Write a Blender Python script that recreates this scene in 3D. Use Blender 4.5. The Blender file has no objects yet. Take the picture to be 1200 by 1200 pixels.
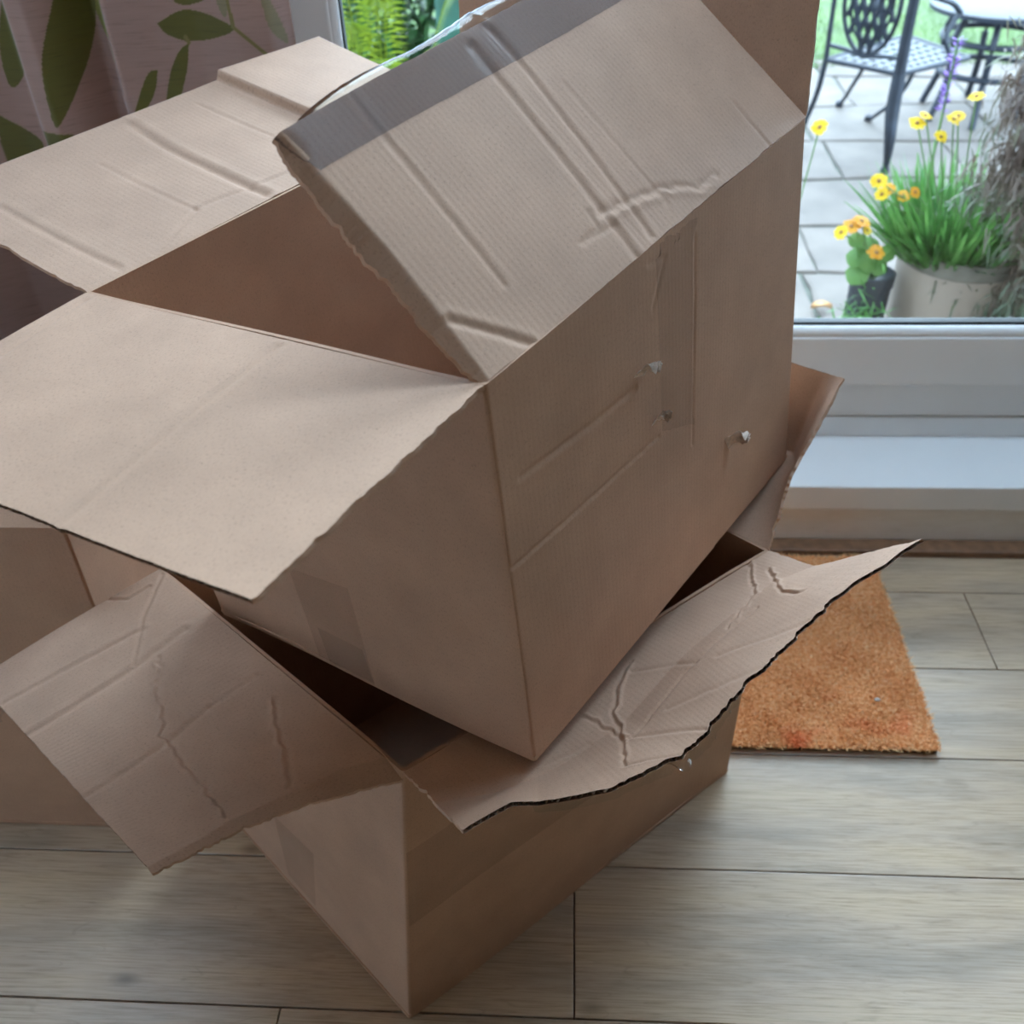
import bpy, bmesh, math, random
import numpy as np
from mathutils import Vector, Matrix

random.seed(7)
RNG = np.random.default_rng(7)
SC = bpy.context.scene
COL = SC.collection

# ------------------------------------------------------------------ camera
cam_data = bpy.data.cameras.new('camera')
cam = bpy.data.objects.new('camera', cam_data)
COL.objects.link(cam)
YAW, PITCH, ROLL, CAM_H = 0.074, 0.6849, -0.0373, 1.35
cy, sy, cp, sp = math.cos(YAW), math.sin(YAW), math.cos(PITCH), math.sin(PITCH)
_r = Vector((cy, sy, 0)); _f = Vector((-sy * cp, cy * cp, -sp)); _u = _r.cross(_f)
_r2 = _r * math.cos(ROLL) + _u * math.sin(ROLL)
_u2 = _u * math.cos(ROLL) - _r * math.sin(ROLL)
M = Matrix((( _r2.x, _u2.x, -_f.x, 0), (_r2.y, _u2.y, -_f.y, 0), (_r2.z, _u2.z, -_f.z, CAM_H), (0, 0, 0, 1)))
cam.matrix_world = M
cam_data.sensor_width = 36.0
cam_data.lens = 1130.0 / 1200.0 * 36.0
cam_data.clip_start = 0.02
cam_data.dof.use_dof = True
cam_data.dof.focus_distance = 0.95
cam_data.dof.aperture_fstop = 6.5
SC.camera = cam

# ------------------------------------------------------------------ world, light, exposure
SC.view_settings.view_transform = 'Standard'
SC.view_settings.look = 'None'
SC.view_settings.exposure = 3.12
SC.view_settings.gamma = 1.0
SC.view_settings.use_curve_mapping = False
SC.cycles.max_bounces = 10
SC.cycles.diffuse_bounces = 6
SC.cycles.transparent_max_bounces = 24
world = bpy.data.worlds.new('overcast_sky'); SC.world = world
world.use_nodes = True
bg = world.node_tree.nodes['Background']
bg.inputs[0].default_value = (0.61, 0.85, 1.14, 1)
bg.inputs[1].default_value = 1.0
# the sun behind thin cloud, over the garden: wide and soft
sun_d = bpy.data.lights.new('veiled_sun', 'SUN')
sun_d.energy = 0.75
sun_d.angle = math.radians(46)
sun_d.color = (0.70, 0.88, 1.0)
sun = bpy.data.objects.new('veiled_sun', sun_d)
COL.objects.link(sun)
sun.location = (2, 4, 4)
sun.rotation_euler = Vector((0.20, 0.72, 0.68)).to_track_quat('Z', 'Y').to_euler()

PANELS = {
 'f1': [[(-0.0615, 0.605, 0.9742), (-0.481, 0.8581, 0.9241)], [(-0.185, 0.397, 0.96), (-0.616, 0.632, 0.907)]],
 'f2': [[(-0.0615, 0.605, 0.9742), (0.2661, 1.1437, 0.9958)], [(-0.213, 0.691, 1.126), (0.0697, 1.2044, 1.168)]],
 'f3': [[(0.2661, 1.1437, 0.9958), (-0.1503, 1.3961, 0.9444)], [(0.2644, 1.19, 1.2364), (-0.152, 1.4424, 1.185)]],
 'f4': [[(-0.481, 0.8581, 0.9241), (-0.1503, 1.3961, 0.9444)], [(-0.702, 0.992, 0.973), (-0.371, 1.52, 1.001)]],
 'la': [[(-0.1701, 0.6041, 0.5), (-0.5365, 0.9117, 0.5)], [(-0.4003, 0.4842, 0.497), (-0.6991, 0.7261, 0.5)]],
 'lb': [[(-0.1701, 0.6041, 0.5), (-0.1354, 0.6327, 0.5), (-0.1007, 0.6614, 0.5), (-0.0621, 0.6931, 0.5), (-0.0003, 0.744, 0.5), (0.0846, 0.814, 0.5), (0.2158, 0.9221, 0.5), (0.266, 0.9634, 0.5)], [(-0.1275, 0.5445, 0.5325), (-0.0704, 0.5617, 0.5276), (-0.026, 0.5865, 0.5243), (0.0141, 0.6165, 0.5229), (0.0661, 0.6645, 0.5239), (0.1329, 0.7545, 0.5205), (0.2552, 0.8885, 0.5166), (0.3086, 0.9059, 0.5289)], [(-0.0898, 0.4796, 0.585), (-0.0483, 0.5145, 0.578), (-0.0233, 0.5204, 0.577), (0.0447, 0.5216, 0.6088), (0.107, 0.5483, 0.6215), (0.1608, 0.6025, 0.6272), (0.2723, 0.7233, 0.6427), (0.3828, 0.8133, 0.6596)]],
 'lc': [[(0.2659, 0.9633, 0.5), (0.2391, 0.9858, 0.5), (0.2123, 1.0083, 0.5), (0.1127, 1.0919, 0.5), (-0.0022, 1.1884, 0.5), (-0.1056, 1.2752, 0.5)], [(0.291, 1.03, 0.5691), (0.3132, 1.0857, 0.5537), (0.3198, 1.1287, 0.5383), (0.2123, 1.1932, 0.5357), (0.0883, 1.2675, 0.5327), (-0.0233, 1.3345, 0.53)], [(0.368, 1.13, 0.661), (0.3564, 1.14, 0.659), (0.3448, 1.15, 0.657), (0.2404, 1.2168, 0.6595), (0.1199, 1.2938, 0.6624), (0.0114, 1.3631, 0.665)]],
 'uR': [[(-0.0615, 0.605, 0.9742), (0.2661, 1.1437, 0.9958)], [(-0.0303, 0.5969, 0.5331), (0.309, 1.1198, 0.5343)]],
 'uL': [[(-0.0615, 0.605, 0.9742), (-0.481, 0.8581, 0.9241)], [(-0.0303, 0.5969, 0.5331), (-0.438, 0.8495, 0.4813)]],
 'lR': [[(-0.1701, 0.6041, 0.5), (0.2659, 0.9633, 0.5)], [(-0.206, 0.5645, 0.0), (0.2688, 0.9755, 0.0)]],
 'lL': [[(-0.1701, 0.6041, 0.5), (-0.5365, 0.9117, 0.5)], [(-0.206, 0.5645, 0.0), (-0.5575, 0.8827, 0.0)]],
 'uK': [[(-0.481, 0.8581, 0.9241), (-0.1503, 1.3961, 0.9444)], [(-0.438, 0.8495, 0.4813), (-0.1086, 1.3836, 0.4971)]],
}
CREASES = {
 'f1': [
  ('g', [(0.422, 0.043), (0.375, 1.0)], 0.006, 0.004),
  ('g', [(0.968, 0.045), (0.935, 0.45)], 0.005, 0.003),
  ('g', [(0.0, 0.978), (0.0, 0.107)], 0.004, 0.0015),
 ],
 'f2': [
  ('g', [(0.143, 0.993), (0.14, 0.863), (0.133, 0.212)], 0.0045, 0.0022),
  ('g', [(0.41, 0.938), (0.405, 0.843), (0.37, 0.0)], 0.006, 0.0035),
  ('g', [(0.47, 0.96), (0.47, 0.787), (0.435, 0.185), (0.425, 0.03)], 0.005, 0.003),
  ('g', [(0.845, 0.228), (0.84, 0.118), (0.838, 0.0)], 0.004, 0.003),
  ('r', [(0.378, 0.185), (0.448, 0.143), (0.517, 0.12), (0.59, 0.037), (0.645, 0.037)], 0.006, 0.0022),
  ('g', [(0.025, 0.228), (0.052, 0.155), (0.103, 0.007)], 0.005, 0.004),
  ('g', [(0.355, 0.233), (0.345, 0.168), (0.3, 0.168), (0.38, 0.14)], 0.004, 0.002),
  ('g', [(0.517, 0.66), (0.505, 0.085)], 0.004, 0.0012),
 ],
 'f4': [
  ('g', [(0.425, 0.93), (0.413, 0.688), (0.413, 0.05)], 0.008, 0.009),
  ('g', [(0.283, 0.735), (0.29, 0.158)], 0.004, 0.002),
  ('g', [(0.578, 0.868), (0.588, 0.415)], 0.004, 0.002),
  ('g', [(0.295, 0.168), (0.348, 0.158), (0.41, 0.13), (0.527, 0.103)], 0.004, 0.003),
  ('g', [(0.295, 0.168), (0.2, 0.072), (0.145, 0.025)], 0.004, 0.003),
  ('g', [(0.07, 0.728), (0.08, 0.052)], 0.006, 0.004),
 ],
 'la': [
  ('r', [(0.685, 0.365), (0.57, 0.487), (0.482, 0.545), (0.44, 0.6), (0.362, 0.608), (0.278, 0.625), (0.18, 0.635), (0.095, 0.655)], 0.004, 0.0035),
  ('r', [(0.37, 0.143), (0.268, 0.24), (0.2, 0.285), (0.105, 0.38)], 0.004, 0.004),
  ('g', [(0.975, 0.013), (0.905, 0.158), (0.86, 0.253), (0.715, 0.453)], 0.003, 0.003),
  ('g', [(0.838, 0.988), (0.818, 0.297)], 0.005, 0.003),
  ('g', [(0.665, 0.998), (0.703, 0.455), (0.738, 0.155)], 0.006, 0.004),
  ('g', [(0.34, 0.998), (0.395, 0.615), (0.445, 0.36)], 0.005, 0.003),
  ('g', [(1.0, 0.307), (0.953, 0.235), (0.955, 0.11)], 0.003, 0.003),
  ('g', [(0.445, 0.36), (0.47, 0.095)], 0.004, 0.0015),
 ],
 'lb': [
  ('r', [(0.503, 0.233), (0.44, 0.328), (0.38, 0.435), (0.34, 0.672), (0.302, 0.84)], 0.004, 0.004),
  ('g', [(0.34, 0.672), (0.425, 0.628), (0.52, 0.615), (0.665, 0.605), (0.795, 0.6)], 0.003, 0.003),
  ('r', [(0.338, 0.325), (0.35, 0.633)], 0.004, 0.003),
  ('g', [(0.487, 0.283), (0.542, 0.445), (0.595, 0.62)], 0.004, 0.003),
  ('r', [(0.94, 0.0), (0.833, 0.49), (0.72, 0.573)], 0.004, 0.004),
  ('g', [(0.36, 0.672), (0.475, 0.983)], 0.004, 0.003),
  ('g', [(0.297, 0.863), (0.385, 1.0)], 0.003, 0.003),
  ('g', [(0.635, 0.7), (0.833, 1.0)], 0.004, 0.0025),
  ('g', [(0.458, 0.69), (0.67, 1.0)], 0.004, 0.002),
  ('r', [(0.938, 0.265), (0.873, 0.64), (0.885, 0.735)], 0.004, 0.004),
  ('g', [(0.19, 0.453), (0.283, 0.485)], 0.004, 0.002),
 ],
 'uR': [
  ('g', [(0.003, 0.413), (0.17, 0.435), (0.422, 0.46)], 0.003, 0.0035),
  ('g', [(0.048, 0.235), (0.217, 0.265), (0.352, 0.28)], 0.004, 0.003),
  ('g', [(0.645, 1.0), (0.99, 1.0)], 0.004, 0.002),
  ('g', [(0.552, 0.055), (0.545, 0.583)], 0.003, 0.0025),
  ('g', [(0.403, 0.033), (0.453, 0.045), (0.413, 0.133)], 0.004, 0.002),
 ],
 'uL': [
  ('g', [(0.0, 0.052), (0.01, 0.905)], 0.006, 0.002),
 ],
 'lR': [
  ('g', [(0.05, 0.328), (0.478, 0.39)], 0.004, 0.001),
 ],
 'lL': [
  ('g', [(0.033, 0.095), (0.037, 0.983)], 0.005, 0.0015),
 ],
}

# ------------------------------------------------------------------ helpers
def link(o, parent=None):
    COL.objects.link(o)
    if parent is not None:
        o.parent = parent
        o.matrix_parent_inverse = Matrix.Translation(-root_loc(parent))
    return o


def root_loc(o):
    v = Vector(o.location)
    return v


def tag(o, label=None, cat=None, group=None, kind=None):
    if label: o['label'] = label
    if cat: o['category'] = cat
    if group: o['group'] = group
    if kind: o['kind'] = kind
    return o


def empty(name, loc, label=None, cat=None, group=None, kind=None):
    o = bpy.data.objects.new(name, None)
    o.location = loc
    o.empty_display_size = 0.05
    COL.objects.link(o)
    return tag(o, label, cat, group, kind)


def mesh_np(name, V, F, mat, parent=None, uv=None, smooth=True, col=None):
    """V (n,3) float, F (m,3 or 4) int or list of faces"""
    me = bpy.data.meshes.new(name)
    V = np.asarray(V, dtype=np.float32)
    if isinstance(F, list) and (len(F) == 0 or not isinstance(F[0], np.ndarray)):
        me.from_pydata(V.tolist(), [], F)
    else:
        Fs = F if isinstance(F, list) else [F]
        nl = sum(f.size for f in Fs); npoly = sum(len(f) for f in Fs)
        me.vertices.add(len(V)); me.vertices.foreach_set('co', V.ravel())
        me.loops.add(nl); me.polygons.add(npoly)
        me.loops.foreach_set('vertex_index', np.concatenate([f.ravel() for f in Fs]).astype(np.int32))
        tot = np.concatenate([np.full(len(f), f.shape[1]) for f in Fs])
        st = np.concatenate([[0], np.cumsum(tot)[:-1]])
        me.polygons.foreach_set('loop_start', st.astype(np.int32))
        me.update(calc_edges=True)
    if uv is not None:
        lay = me.uv_layers.new(name='UVMap')
        vi = np.zeros(len(me.loops), np.int32); me.loops.foreach_get('vertex_index', vi)
        lay.data.foreach_set('uv', np.asarray(uv, np.float32)[vi].ravel())
    if col is not None:
        ca = me.color_attributes.new('print', 'FLOAT_COLOR', 'POINT')
        ca.data.foreach_set('color', np.asarray(col, np.float32).ravel())
    me.polygons.foreach_set('use_smooth', np.full(len(me.polygons), smooth))
    if mat is not None: me.materials.append(mat)
    me.validate()
    o = bpy.data.objects.new(name, me)
    return link(o, parent)


def grid_faces(nu, nv, off=0):
    i = np.arange(nu * nv).reshape(nu, nv)
    return np.stack([i[:-1, :-1], i[1:, :-1], i[1:, 1:], i[:-1, 1:]], -1).reshape(-1, 4) + off


class MB:
    """collects plain pieces that become one mesh object"""
    def __init__(s): s.v = []; s.f = []; s.n = 0
    def add(s, V, F):
        V = np.asarray(V, float); s.v.append(V)
        s.f += [tuple(int(i) + s.n for i in f) for f in F]; s.n += len(V); return s
    def box(s, x0, x1, y0, y1, z0, z1, b=0.0):
        if b <= 0:
            V = [(x, y, z) for x in (x0, x1) for y in (y0, y1) for z in (z0, z1)]
            return s.add(V, [(0, 1, 3, 2), (4, 6, 7, 5), (0, 4, 5, 1), (2, 3, 7, 6), (0, 2, 6, 4), (1, 5, 7, 3)])
        bm = bmesh.new()
        bmesh.ops.create_cube(bm, size=1)
        for v in bm.verts:
            v.co = Vector(((x0 + x1) / 2 + v.co.x * (x1 - x0), (y0 + y1) / 2 + v.co.y * (y1 - y0), (z0 + z1) / 2 + v.co.z * (z1 - z0)))
        bmesh.ops.bevel(bm, geom=bm.edges[:], offset=b, segments=2, affect='EDGES', profile=0.6)
        bm.verts.index_update()
        s.add([v.co[:] for v in bm.verts], [[v.index for v in f.verts] for f in bm.faces]); bm.free()
        return s
    def tube(s, pts, rad, n=8, caps=True):
        P = np.asarray(pts, float); m = len(P)
        R = np.full(m, rad) if np.isscalar(rad) else np.asarray(rad, float)
        T = np.gradient(P, axis=0); T /= np.linalg.norm(T, axis=1)[:, None] + 1e-12
        ref = np.array([0, 0, 1.0]) if abs(T[0][2]) < 0.9 else np.array([1.0, 0, 0])
        V = []
        a = np.linspace(0, 2 * np.pi, n, endpoint=False)
        for i in range(m):
            x = np.cross(ref, T[i]); x /= np.linalg.norm(x) + 1e-12; y = np.cross(T[i], x); ref = np.cross(T[i], -x) if False else ref
            V.append(P[i] + R[i] * (np.cos(a)[:, None] * x + np.sin(a)[:, None] * y))
        V = np.concatenate(V); F = []
        for i in range(m - 1):
            for j in range(n):
                k = (j + 1) % n
                F.append((i * n + j, i * n + k, (i + 1) * n + k, (i + 1) * n + j))
        if caps: F += [tuple(range(n))[::-1], tuple(range((m - 1) * n, m * n))]
        return s.add(V, F)
    def lathe(s, prof, c=(0, 0, 0), n=40):
        V = []; a = np.linspace(0, 2 * np.pi, n, endpoint=False)
        for r, z in prof: V.append(np.stack([c[0] + r * np.cos(a), c[1] + r * np.sin(a), np.full(n, c[2] + z)], 1))
        V = np.concatenate(V); F = []
        for i in range(len(prof) - 1):
            for j in range(n):
                k = (j + 1) % n
                F.append((i * n + j, i * n + k, (i + 1) * n + k, (i + 1) * n + j))
        return s.add(V, F)
    def build(s, name, mat, parent=None, smooth=False):
        o = mesh_np(name, np.concatenate(s.v), s.f, mat, parent, smooth=smooth)
        if smooth:
            try: o.data.set_sharp_from_angle(angle=math.radians(40))
            except Exception: pass
        return o


def spline(pts, n=24):
    """Catmull-Rom through pts"""
    P = np.asarray(pts, float); P = np.vstack([2 * P[0] - P[1], P, 2 * P[-1] - P[-2]])
    out = []; seg = len(P) - 3
    for t in np.linspace(0, seg, n):
        i = min(int(t), seg - 1); f = t - i
        a, b, c, d = P[i:i + 4]
        out.append(.5 * ((2 * b) + (-a + c) * f + (2 * a - 5 * b + 4 * c - d) * f * f + (-a + 3 * b - 3 * c + d) * f ** 3))
    return np.array(out)


# ------------------------------------------------------------------ materials
def mat_new(name):
    m = bpy.data.materials.new(name); m.use_nodes = True
    nt = m.node_tree; b = nt.nodes['Principled BSDF']
    return m, nt, b


def N(nt, kind, **kw):
    n = nt.nodes.new(kind)
    for k, v in kw.items():
        if k.startswith('i_'):
            key = k[2:]
            key = int(key) if key.isdigit() else key.replace('_', ' ')
            n.inputs[key].default_value = v
        else: setattr(n, k, v)
    return n


def ramp(nt, stops, interp='LINEAR'):
    r = nt.nodes.new('ShaderNodeValToRGB'); cr = r.color_ramp; cr.interpolation = interp
    while len(cr.elements) < len(stops): cr.elements.new(0.5)
    for e, (p, c) in zip(cr.elements, stops):
        e.position = p; e.color = (*c, 1) if len(c) == 3 else c
    return r


def simple(name, col, rough=0.5, metal=0.0, noise=0.0, nscale=20.0, bump=0.0, bscale=80.0, spec=0.5):
    m, nt, b = mat_new(name); L = nt.links.new
    b.inputs['Roughness'].default_value = rough; b.inputs['Metallic'].default_value = metal
    b.inputs['Specular IOR Level'].default_value = spec
    tc = N(nt, 'ShaderNodeTexCoord')
    n = N(nt, 'ShaderNodeTexNoise', i_Scale=nscale, i_Detail=5.0); L(tc.outputs['Object'], n.inputs['Vector'])
    c = np.array(col)
    r = ramp(nt, [(0.3, tuple(np.clip(c * (1 - noise), 0, 1))), (0.7, tuple(np.clip(c * (1 + noise), 0, 1)))])
    L(n.outputs['Fac'], r.inputs[0]); L(r.outputs[0], b.inputs['Base Color'])
    if bump:
        n2 = N(nt, 'ShaderNodeTexNoise', i_Scale=bscale, i_Detail=4.0); L(tc.outputs['Object'], n2.inputs['Vector'])
        bp = N(nt, 'ShaderNodeBump', i_Strength=bump, i_Distance=0.002); L(n2.outputs['Fac'], bp.inputs['Height']); L(bp.outputs[0], b.inputs['Normal'])
    return m


def cardboard(name, base, ribs=0.35, vary=0.10):
    m, nt, b = mat_new(name); L = nt.links.new
    b.inputs['Roughness'].default_value = 0.72
    b.inputs['Specular IOR Level'].default_value = 0.30
    uv = N(nt, 'ShaderNodeUVMap'); tc = N(nt, 'ShaderNodeTexCoord')
    # blotches
    n1 = N(nt, 'ShaderNodeTexNoise', i_Scale=9.0, i_Detail=6.0, i_Roughness=0.6); L(tc.outputs['Object'], n1.inputs['Vector'])
    c = np.array(base)
    r1 = ramp(nt, [(0.3, tuple(c * (1 - vary))), (0.7, tuple(c * (1 + vary)))]); L(n1.outputs['Fac'], r1.inputs[0])
    # paper fibre flecks
    mp = N(nt, 'ShaderNodeMapping'); mp.inputs['Scale'].default_value = (620, 300, 900); L(uv.outputs[0], mp.inputs[0])
    n2 = N(nt, 'ShaderNodeTexNoise', i_Scale=1.0, i_Detail=3.0, i_Roughness=0.7); L(mp.outputs[0], n2.inputs['Vector'])
    r2 = ramp(nt, [(0.28, (0.62, 0.62, 0.62)), (0.45, (1, 1, 1)), (0.60, (1, 1, 1)), (0.78, (1.22, 1.2, 1.18))]); L(n2.outputs['Fac'], r2.inputs[0])
    mx = N(nt, 'ShaderNodeMix', data_type='RGBA', blend_type='MULTIPLY'); mx.inputs[0].default_value = 0.8
    L(r1.outputs[0], mx.inputs[6]); L(r2.outputs[0], mx.inputs[7])
    # sparse dark flecks
    n3 = N(nt, 'ShaderNodeTexNoise', i_Scale=300.0, i_Detail=2.0); L(uv.outputs[0], n3.inputs['Vector'])
    r3 = ramp(nt, [(0.24, (0.62, 0.6, 0.58)), (0.31, (1, 1, 1))]); L(n3.outputs['Fac'], r3.inputs[0])
    mx2 = N(nt, 'ShaderNodeMix', data_type='RGBA', blend_type='MULTIPLY'); mx2.inputs[0].default_value = 0.7
    L(mx.outputs[2], mx2.inputs[6]); L(r3.outputs[0], mx2.inputs[7])
    L(mx2.outputs[2], b.inputs['Base Color'])
    # flute lines showing through the liner (run along v, repeat along u)
    sx = N(nt, 'ShaderNodeSeparateXYZ'); L(uv.outputs[0], sx.inputs[0])
    nw = N(nt, 'ShaderNodeTexNoise', i_Scale=40.0, i_Detail=2.0); L(uv.outputs[0], nw.inputs['Vector'])
    ma = N(nt, 'ShaderNodeMath', operation='MULTIPLY_ADD'); L(nw.outputs['Fac'], ma.inputs[0]); ma.inputs[1].default_value = 0.0012; L(sx.outputs[0], ma.inputs[2])
    mm = N(nt, 'ShaderNodeMath', operation='MULTIPLY'); L(ma.outputs[0], mm.inputs[0]); mm.inputs[1].default_value = 2 * math.pi / 0.0072
    sn = N(nt, 'ShaderNodeMath', operation='SINE'); L(mm.outputs[0], sn.inputs[0])
    # uneven rib strength
    nr = N(nt, 'ShaderNodeTexNoise', i_Scale=14.0, i_Detail=3.0); L(uv.outputs[0], nr.inputs['Vector'])
    ms = N(nt, 'ShaderNodeMath', operation='MULTIPLY'); L(sn.outputs[0], ms.inputs[0]); L(nr.outputs['Fac'], ms.inputs[1])
    bp1 = N(nt, 'ShaderNodeBump', i_Strength=ribs, i_Distance=0.0009); L(ms.outputs[0], bp1.inputs['Height'])
    bp2 = N(nt, 'ShaderNodeBump', i_Strength=0.22, i_Distance=0.0006); L(n2.outputs['Fac'], bp2.inputs['Height']); L(bp1.outputs[0], bp2.inputs['Normal'])
    L(bp2.outputs[0], b.inputs['Normal'])
    return m


def tape_mat(name, tint, fac, rough, col):
    m, nt, b = mat_new(name); L = nt.links.new
    b.inputs['Base Color'].default_value = (*col, 1); b.inputs['Roughness'].default_value = rough
    b.inputs['Specular IOR Level'].default_value = 0.6
    tr = N(nt, 'ShaderNodeBsdfTransparent'); tr.inputs[0].default_value = (*tint, 1)
    mx = N(nt, 'ShaderNodeMixShader'); mx.inputs[0].default_value = fac
    uv = N(nt, 'ShaderNodeUVMap')
    mp = N(nt, 'ShaderNodeMapping'); mp.inputs['Scale'].default_value = (160, 60, 1); L(uv.outputs[0], mp.inputs[0])
    n = N(nt, 'ShaderNodeTexNoise', i_Scale=1.0, i_Detail=4.0); L(mp.outputs[0], n.inputs['Vector'])
    bp = N(nt, 'ShaderNodeBump', i_Strength=0.5, i_Distance=0.0008); L(n.outputs['Fac'], bp.inputs['Height']); L(bp.outputs[0], b.inputs['Normal'])
    out = nt.nodes['Material Output']
    L(tr.outputs[0], mx.inputs[1]); L(b.outputs[0], mx.inputs[2]); L(mx.outputs[0], out.inputs[0])
    return m


def glass_pane_mat(name):
    m, nt, b = mat_new(name); L = nt.links.new
    nt.nodes.remove(b)
    tr = N(nt, 'ShaderNodeBsdfTransparent'); tr.inputs[0].default_value = (0.95, 0.955, 0.95, 1)
    gl = N(nt, 'ShaderNodeBsdfGlossy'); gl.inputs['Roughness'].default_value = 0.01
    fr = N(nt, 'ShaderNodeFresnel', i_IOR=1.35)
    mx = N(nt, 'ShaderNodeMixShader')
    L(fr.outputs[0], mx.inputs[0]); L(tr.outputs[0], mx.inputs[1]); L(gl.outputs[0], mx.inputs[2])
    L(mx.outputs[0], nt.nodes['Material Output'].inputs[0])
    return m


def film_mat(name):
    m, nt, b = mat_new(name); L = nt.links.new
    nt.nodes.remove(b)
    tr = N(nt, 'ShaderNodeBsdfTransparent'); tr.inputs[0].default_value = (0.9, 0.94, 0.93, 1)
    gl = N(nt, 'ShaderNodeBsdfGlossy'); gl.inputs['Roughness'].default_value = 0.1
    fr = N(nt, 'ShaderNodeLayerWeight', i_Blend=0.12)
    mx = N(nt, 'ShaderNodeMixShader')
    L(fr.outputs['Fresnel'], mx.inputs[0]); L(tr.outputs[0], mx.inputs[1]); L(gl.outputs[0], mx.inputs[2])
    L(mx.outputs[0], nt.nodes['Material Output'].inputs[0])
    return m


def plank_mat():
    m, nt, b = mat_new('grey_oak_laminate'); L = nt.links.new
    tc = N(nt, 'ShaderNodeTexCoord'); oi = N(nt, 'ShaderNodeObjectInfo')
    mul = N(nt, 'ShaderNodeVectorMath', operation='SCALE'); mul.inputs['Scale'].default_value = 37.0
    cx = N(nt, 'ShaderNodeCombineXYZ'); L(oi.outputs['Random'], cx.inputs[0]); L(oi.outputs['Random'], cx.inputs[1]); L(cx.outputs[0], mul.inputs[0])
    ad = N(nt, 'ShaderNodeVectorMath', operation='ADD'); L(tc.outputs['Object'], ad.inputs[0]); L(mul.outputs[0], ad.inputs[1])
    # warp for cathedral grain
    mpw = N(nt, 'ShaderNodeMapping'); mpw.inputs['Scale'].default_value = (2.2, 9, 1); L(ad.outputs[0], mpw.inputs[0])
    nw = N(nt, 'ShaderNodeTexNoise', i_Scale=1.0, i_Detail=2.0); L(mpw.outputs[0], nw.inputs['Vector'])
    mp = N(nt, 'ShaderNodeMapping'); mp.inputs['Scale'].default_value = (13.0, 400, 1); L(ad.outputs[0], mp.inputs[0])
    sc = N(nt, 'ShaderNodeVectorMath', operation='SCALE'); sc.inputs['Scale'].default_value = 4.0; L(nw.outputs['Color'], sc.inputs[0])
    ad2 = N(nt, 'ShaderNodeVectorMath', operation='ADD'); L(mp.outputs[0], ad2.inputs[0]); L(sc.outputs[0], ad2.inputs[1])
    n1 = N(nt, 'ShaderNodeTexNoise', i_Scale=1.0, i_Detail=8.0, i_Roughness=0.68); L(ad2.outputs[0], n1.inputs['Vector'])
    r1 = ramp(nt, [(0.24, (0.13, 0.088, 0.05)), (0.38, (0.37, 0.264, 0.168)), (0.52, (0.48, 0.352, 0.24)), (0.75, (0.57, 0.435, 0.31))]); L(n1.outputs['Fac'], r1.inputs[0])
    # broad tone and bluish bands
    n2 = N(nt, 'ShaderNodeTexNoise', i_Scale=1.0, i_Detail=3.0); mp2 = N(nt, 'ShaderNodeMapping'); mp2.inputs['Scale'].default_value = (2.5, 14, 1)
    L(ad.outputs[0], mp2.inputs[0]); L(mp2.outputs[0], n2.inputs['Vector'])
    r2 = ramp(nt, [(0.3, (0.70, 0.73, 0.76)), (0.5, (1, 1, 1)), (0.7, (1.14, 1.12, 1.02))]); L(n2.outputs['Fac'], r2.inputs[0])
    mx = N(nt, 'ShaderNodeMix', data_type='RGBA', blend_type='MULTIPLY'); mx.inputs[0].default_value = 1.0
    L(r1.outputs[0], mx.inputs[6]); L(r2.outputs[0], mx.inputs[7])
    # knots and specks
    mp3 = N(nt, 'ShaderNodeMapping'); mp3.inputs['Scale'].default_value = (4.2, 9.5, 1); L(ad.outputs[0], mp3.inputs[0])
    vo = N(nt, 'ShaderNodeTexVoronoi', i_Scale=1.0); L(mp3.outputs[0], vo.inputs['Vector'])
    r3 = ramp(nt, [(0.02, (0.35, 0.33, 0.30)), (0.07, (0.75, 0.74, 0.72)), (0.12, (1, 1, 1))]); L(vo.outputs['Distance'], r3.inputs[0])
    mx2 = N(nt, 'ShaderNodeMix', data_type='RGBA', blend_type='MULTIPLY'); mx2.inputs[0].default_value = 0.8
    L(mx.outputs[2], mx2.inputs[6]); L(r3.outputs[0], mx2.inputs[7])
    # long cracks
    mp4 = N(nt, 'ShaderNodeMapping'); mp4.inputs['Scale'].default_value = (1.6, 26, 1); L(ad2.outputs[0], mp4.inputs[0])
    mp4.inputs['Scale'].default_value = (0.35, 0.16, 1)
    wv = N(nt, 'ShaderNodeTexNoise', i_Scale=1.0, i_Detail=0.0); L(mp4.outputs[0], wv.inputs['Vector'])
    r4 = ramp(nt, [(0.488, (1, 1, 1)), (0.497, (0.52, 0.5, 0.46)), (0.503, (0.52, 0.5, 0.46)), (0.512, (1, 1, 1))]); L(wv.outputs['Fac'], r4.inputs[0])
    mx3 = N(nt, 'ShaderNodeMix', data_type='RGBA', blend_type='MULTIPLY'); mx3.inputs[0].default_value = 0.25
    L(mx2.outputs[2], mx3.inputs[6]); L(r4.outputs[0], mx3.inputs[7])
    L(mx3.outputs[2], b.inputs['Base Color'])
    b.inputs['Roughness'].default_value = 0.30; b.inputs['Specular IOR Level'].default_value = 0.75
    bp = N(nt, 'ShaderNodeBump', i_Strength=0.25, i_Distance=0.0006); L(n1.outputs['Fac'], bp.inputs['Height']); L(bp.outputs[0], b.inputs['Normal'])
    return m


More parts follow.
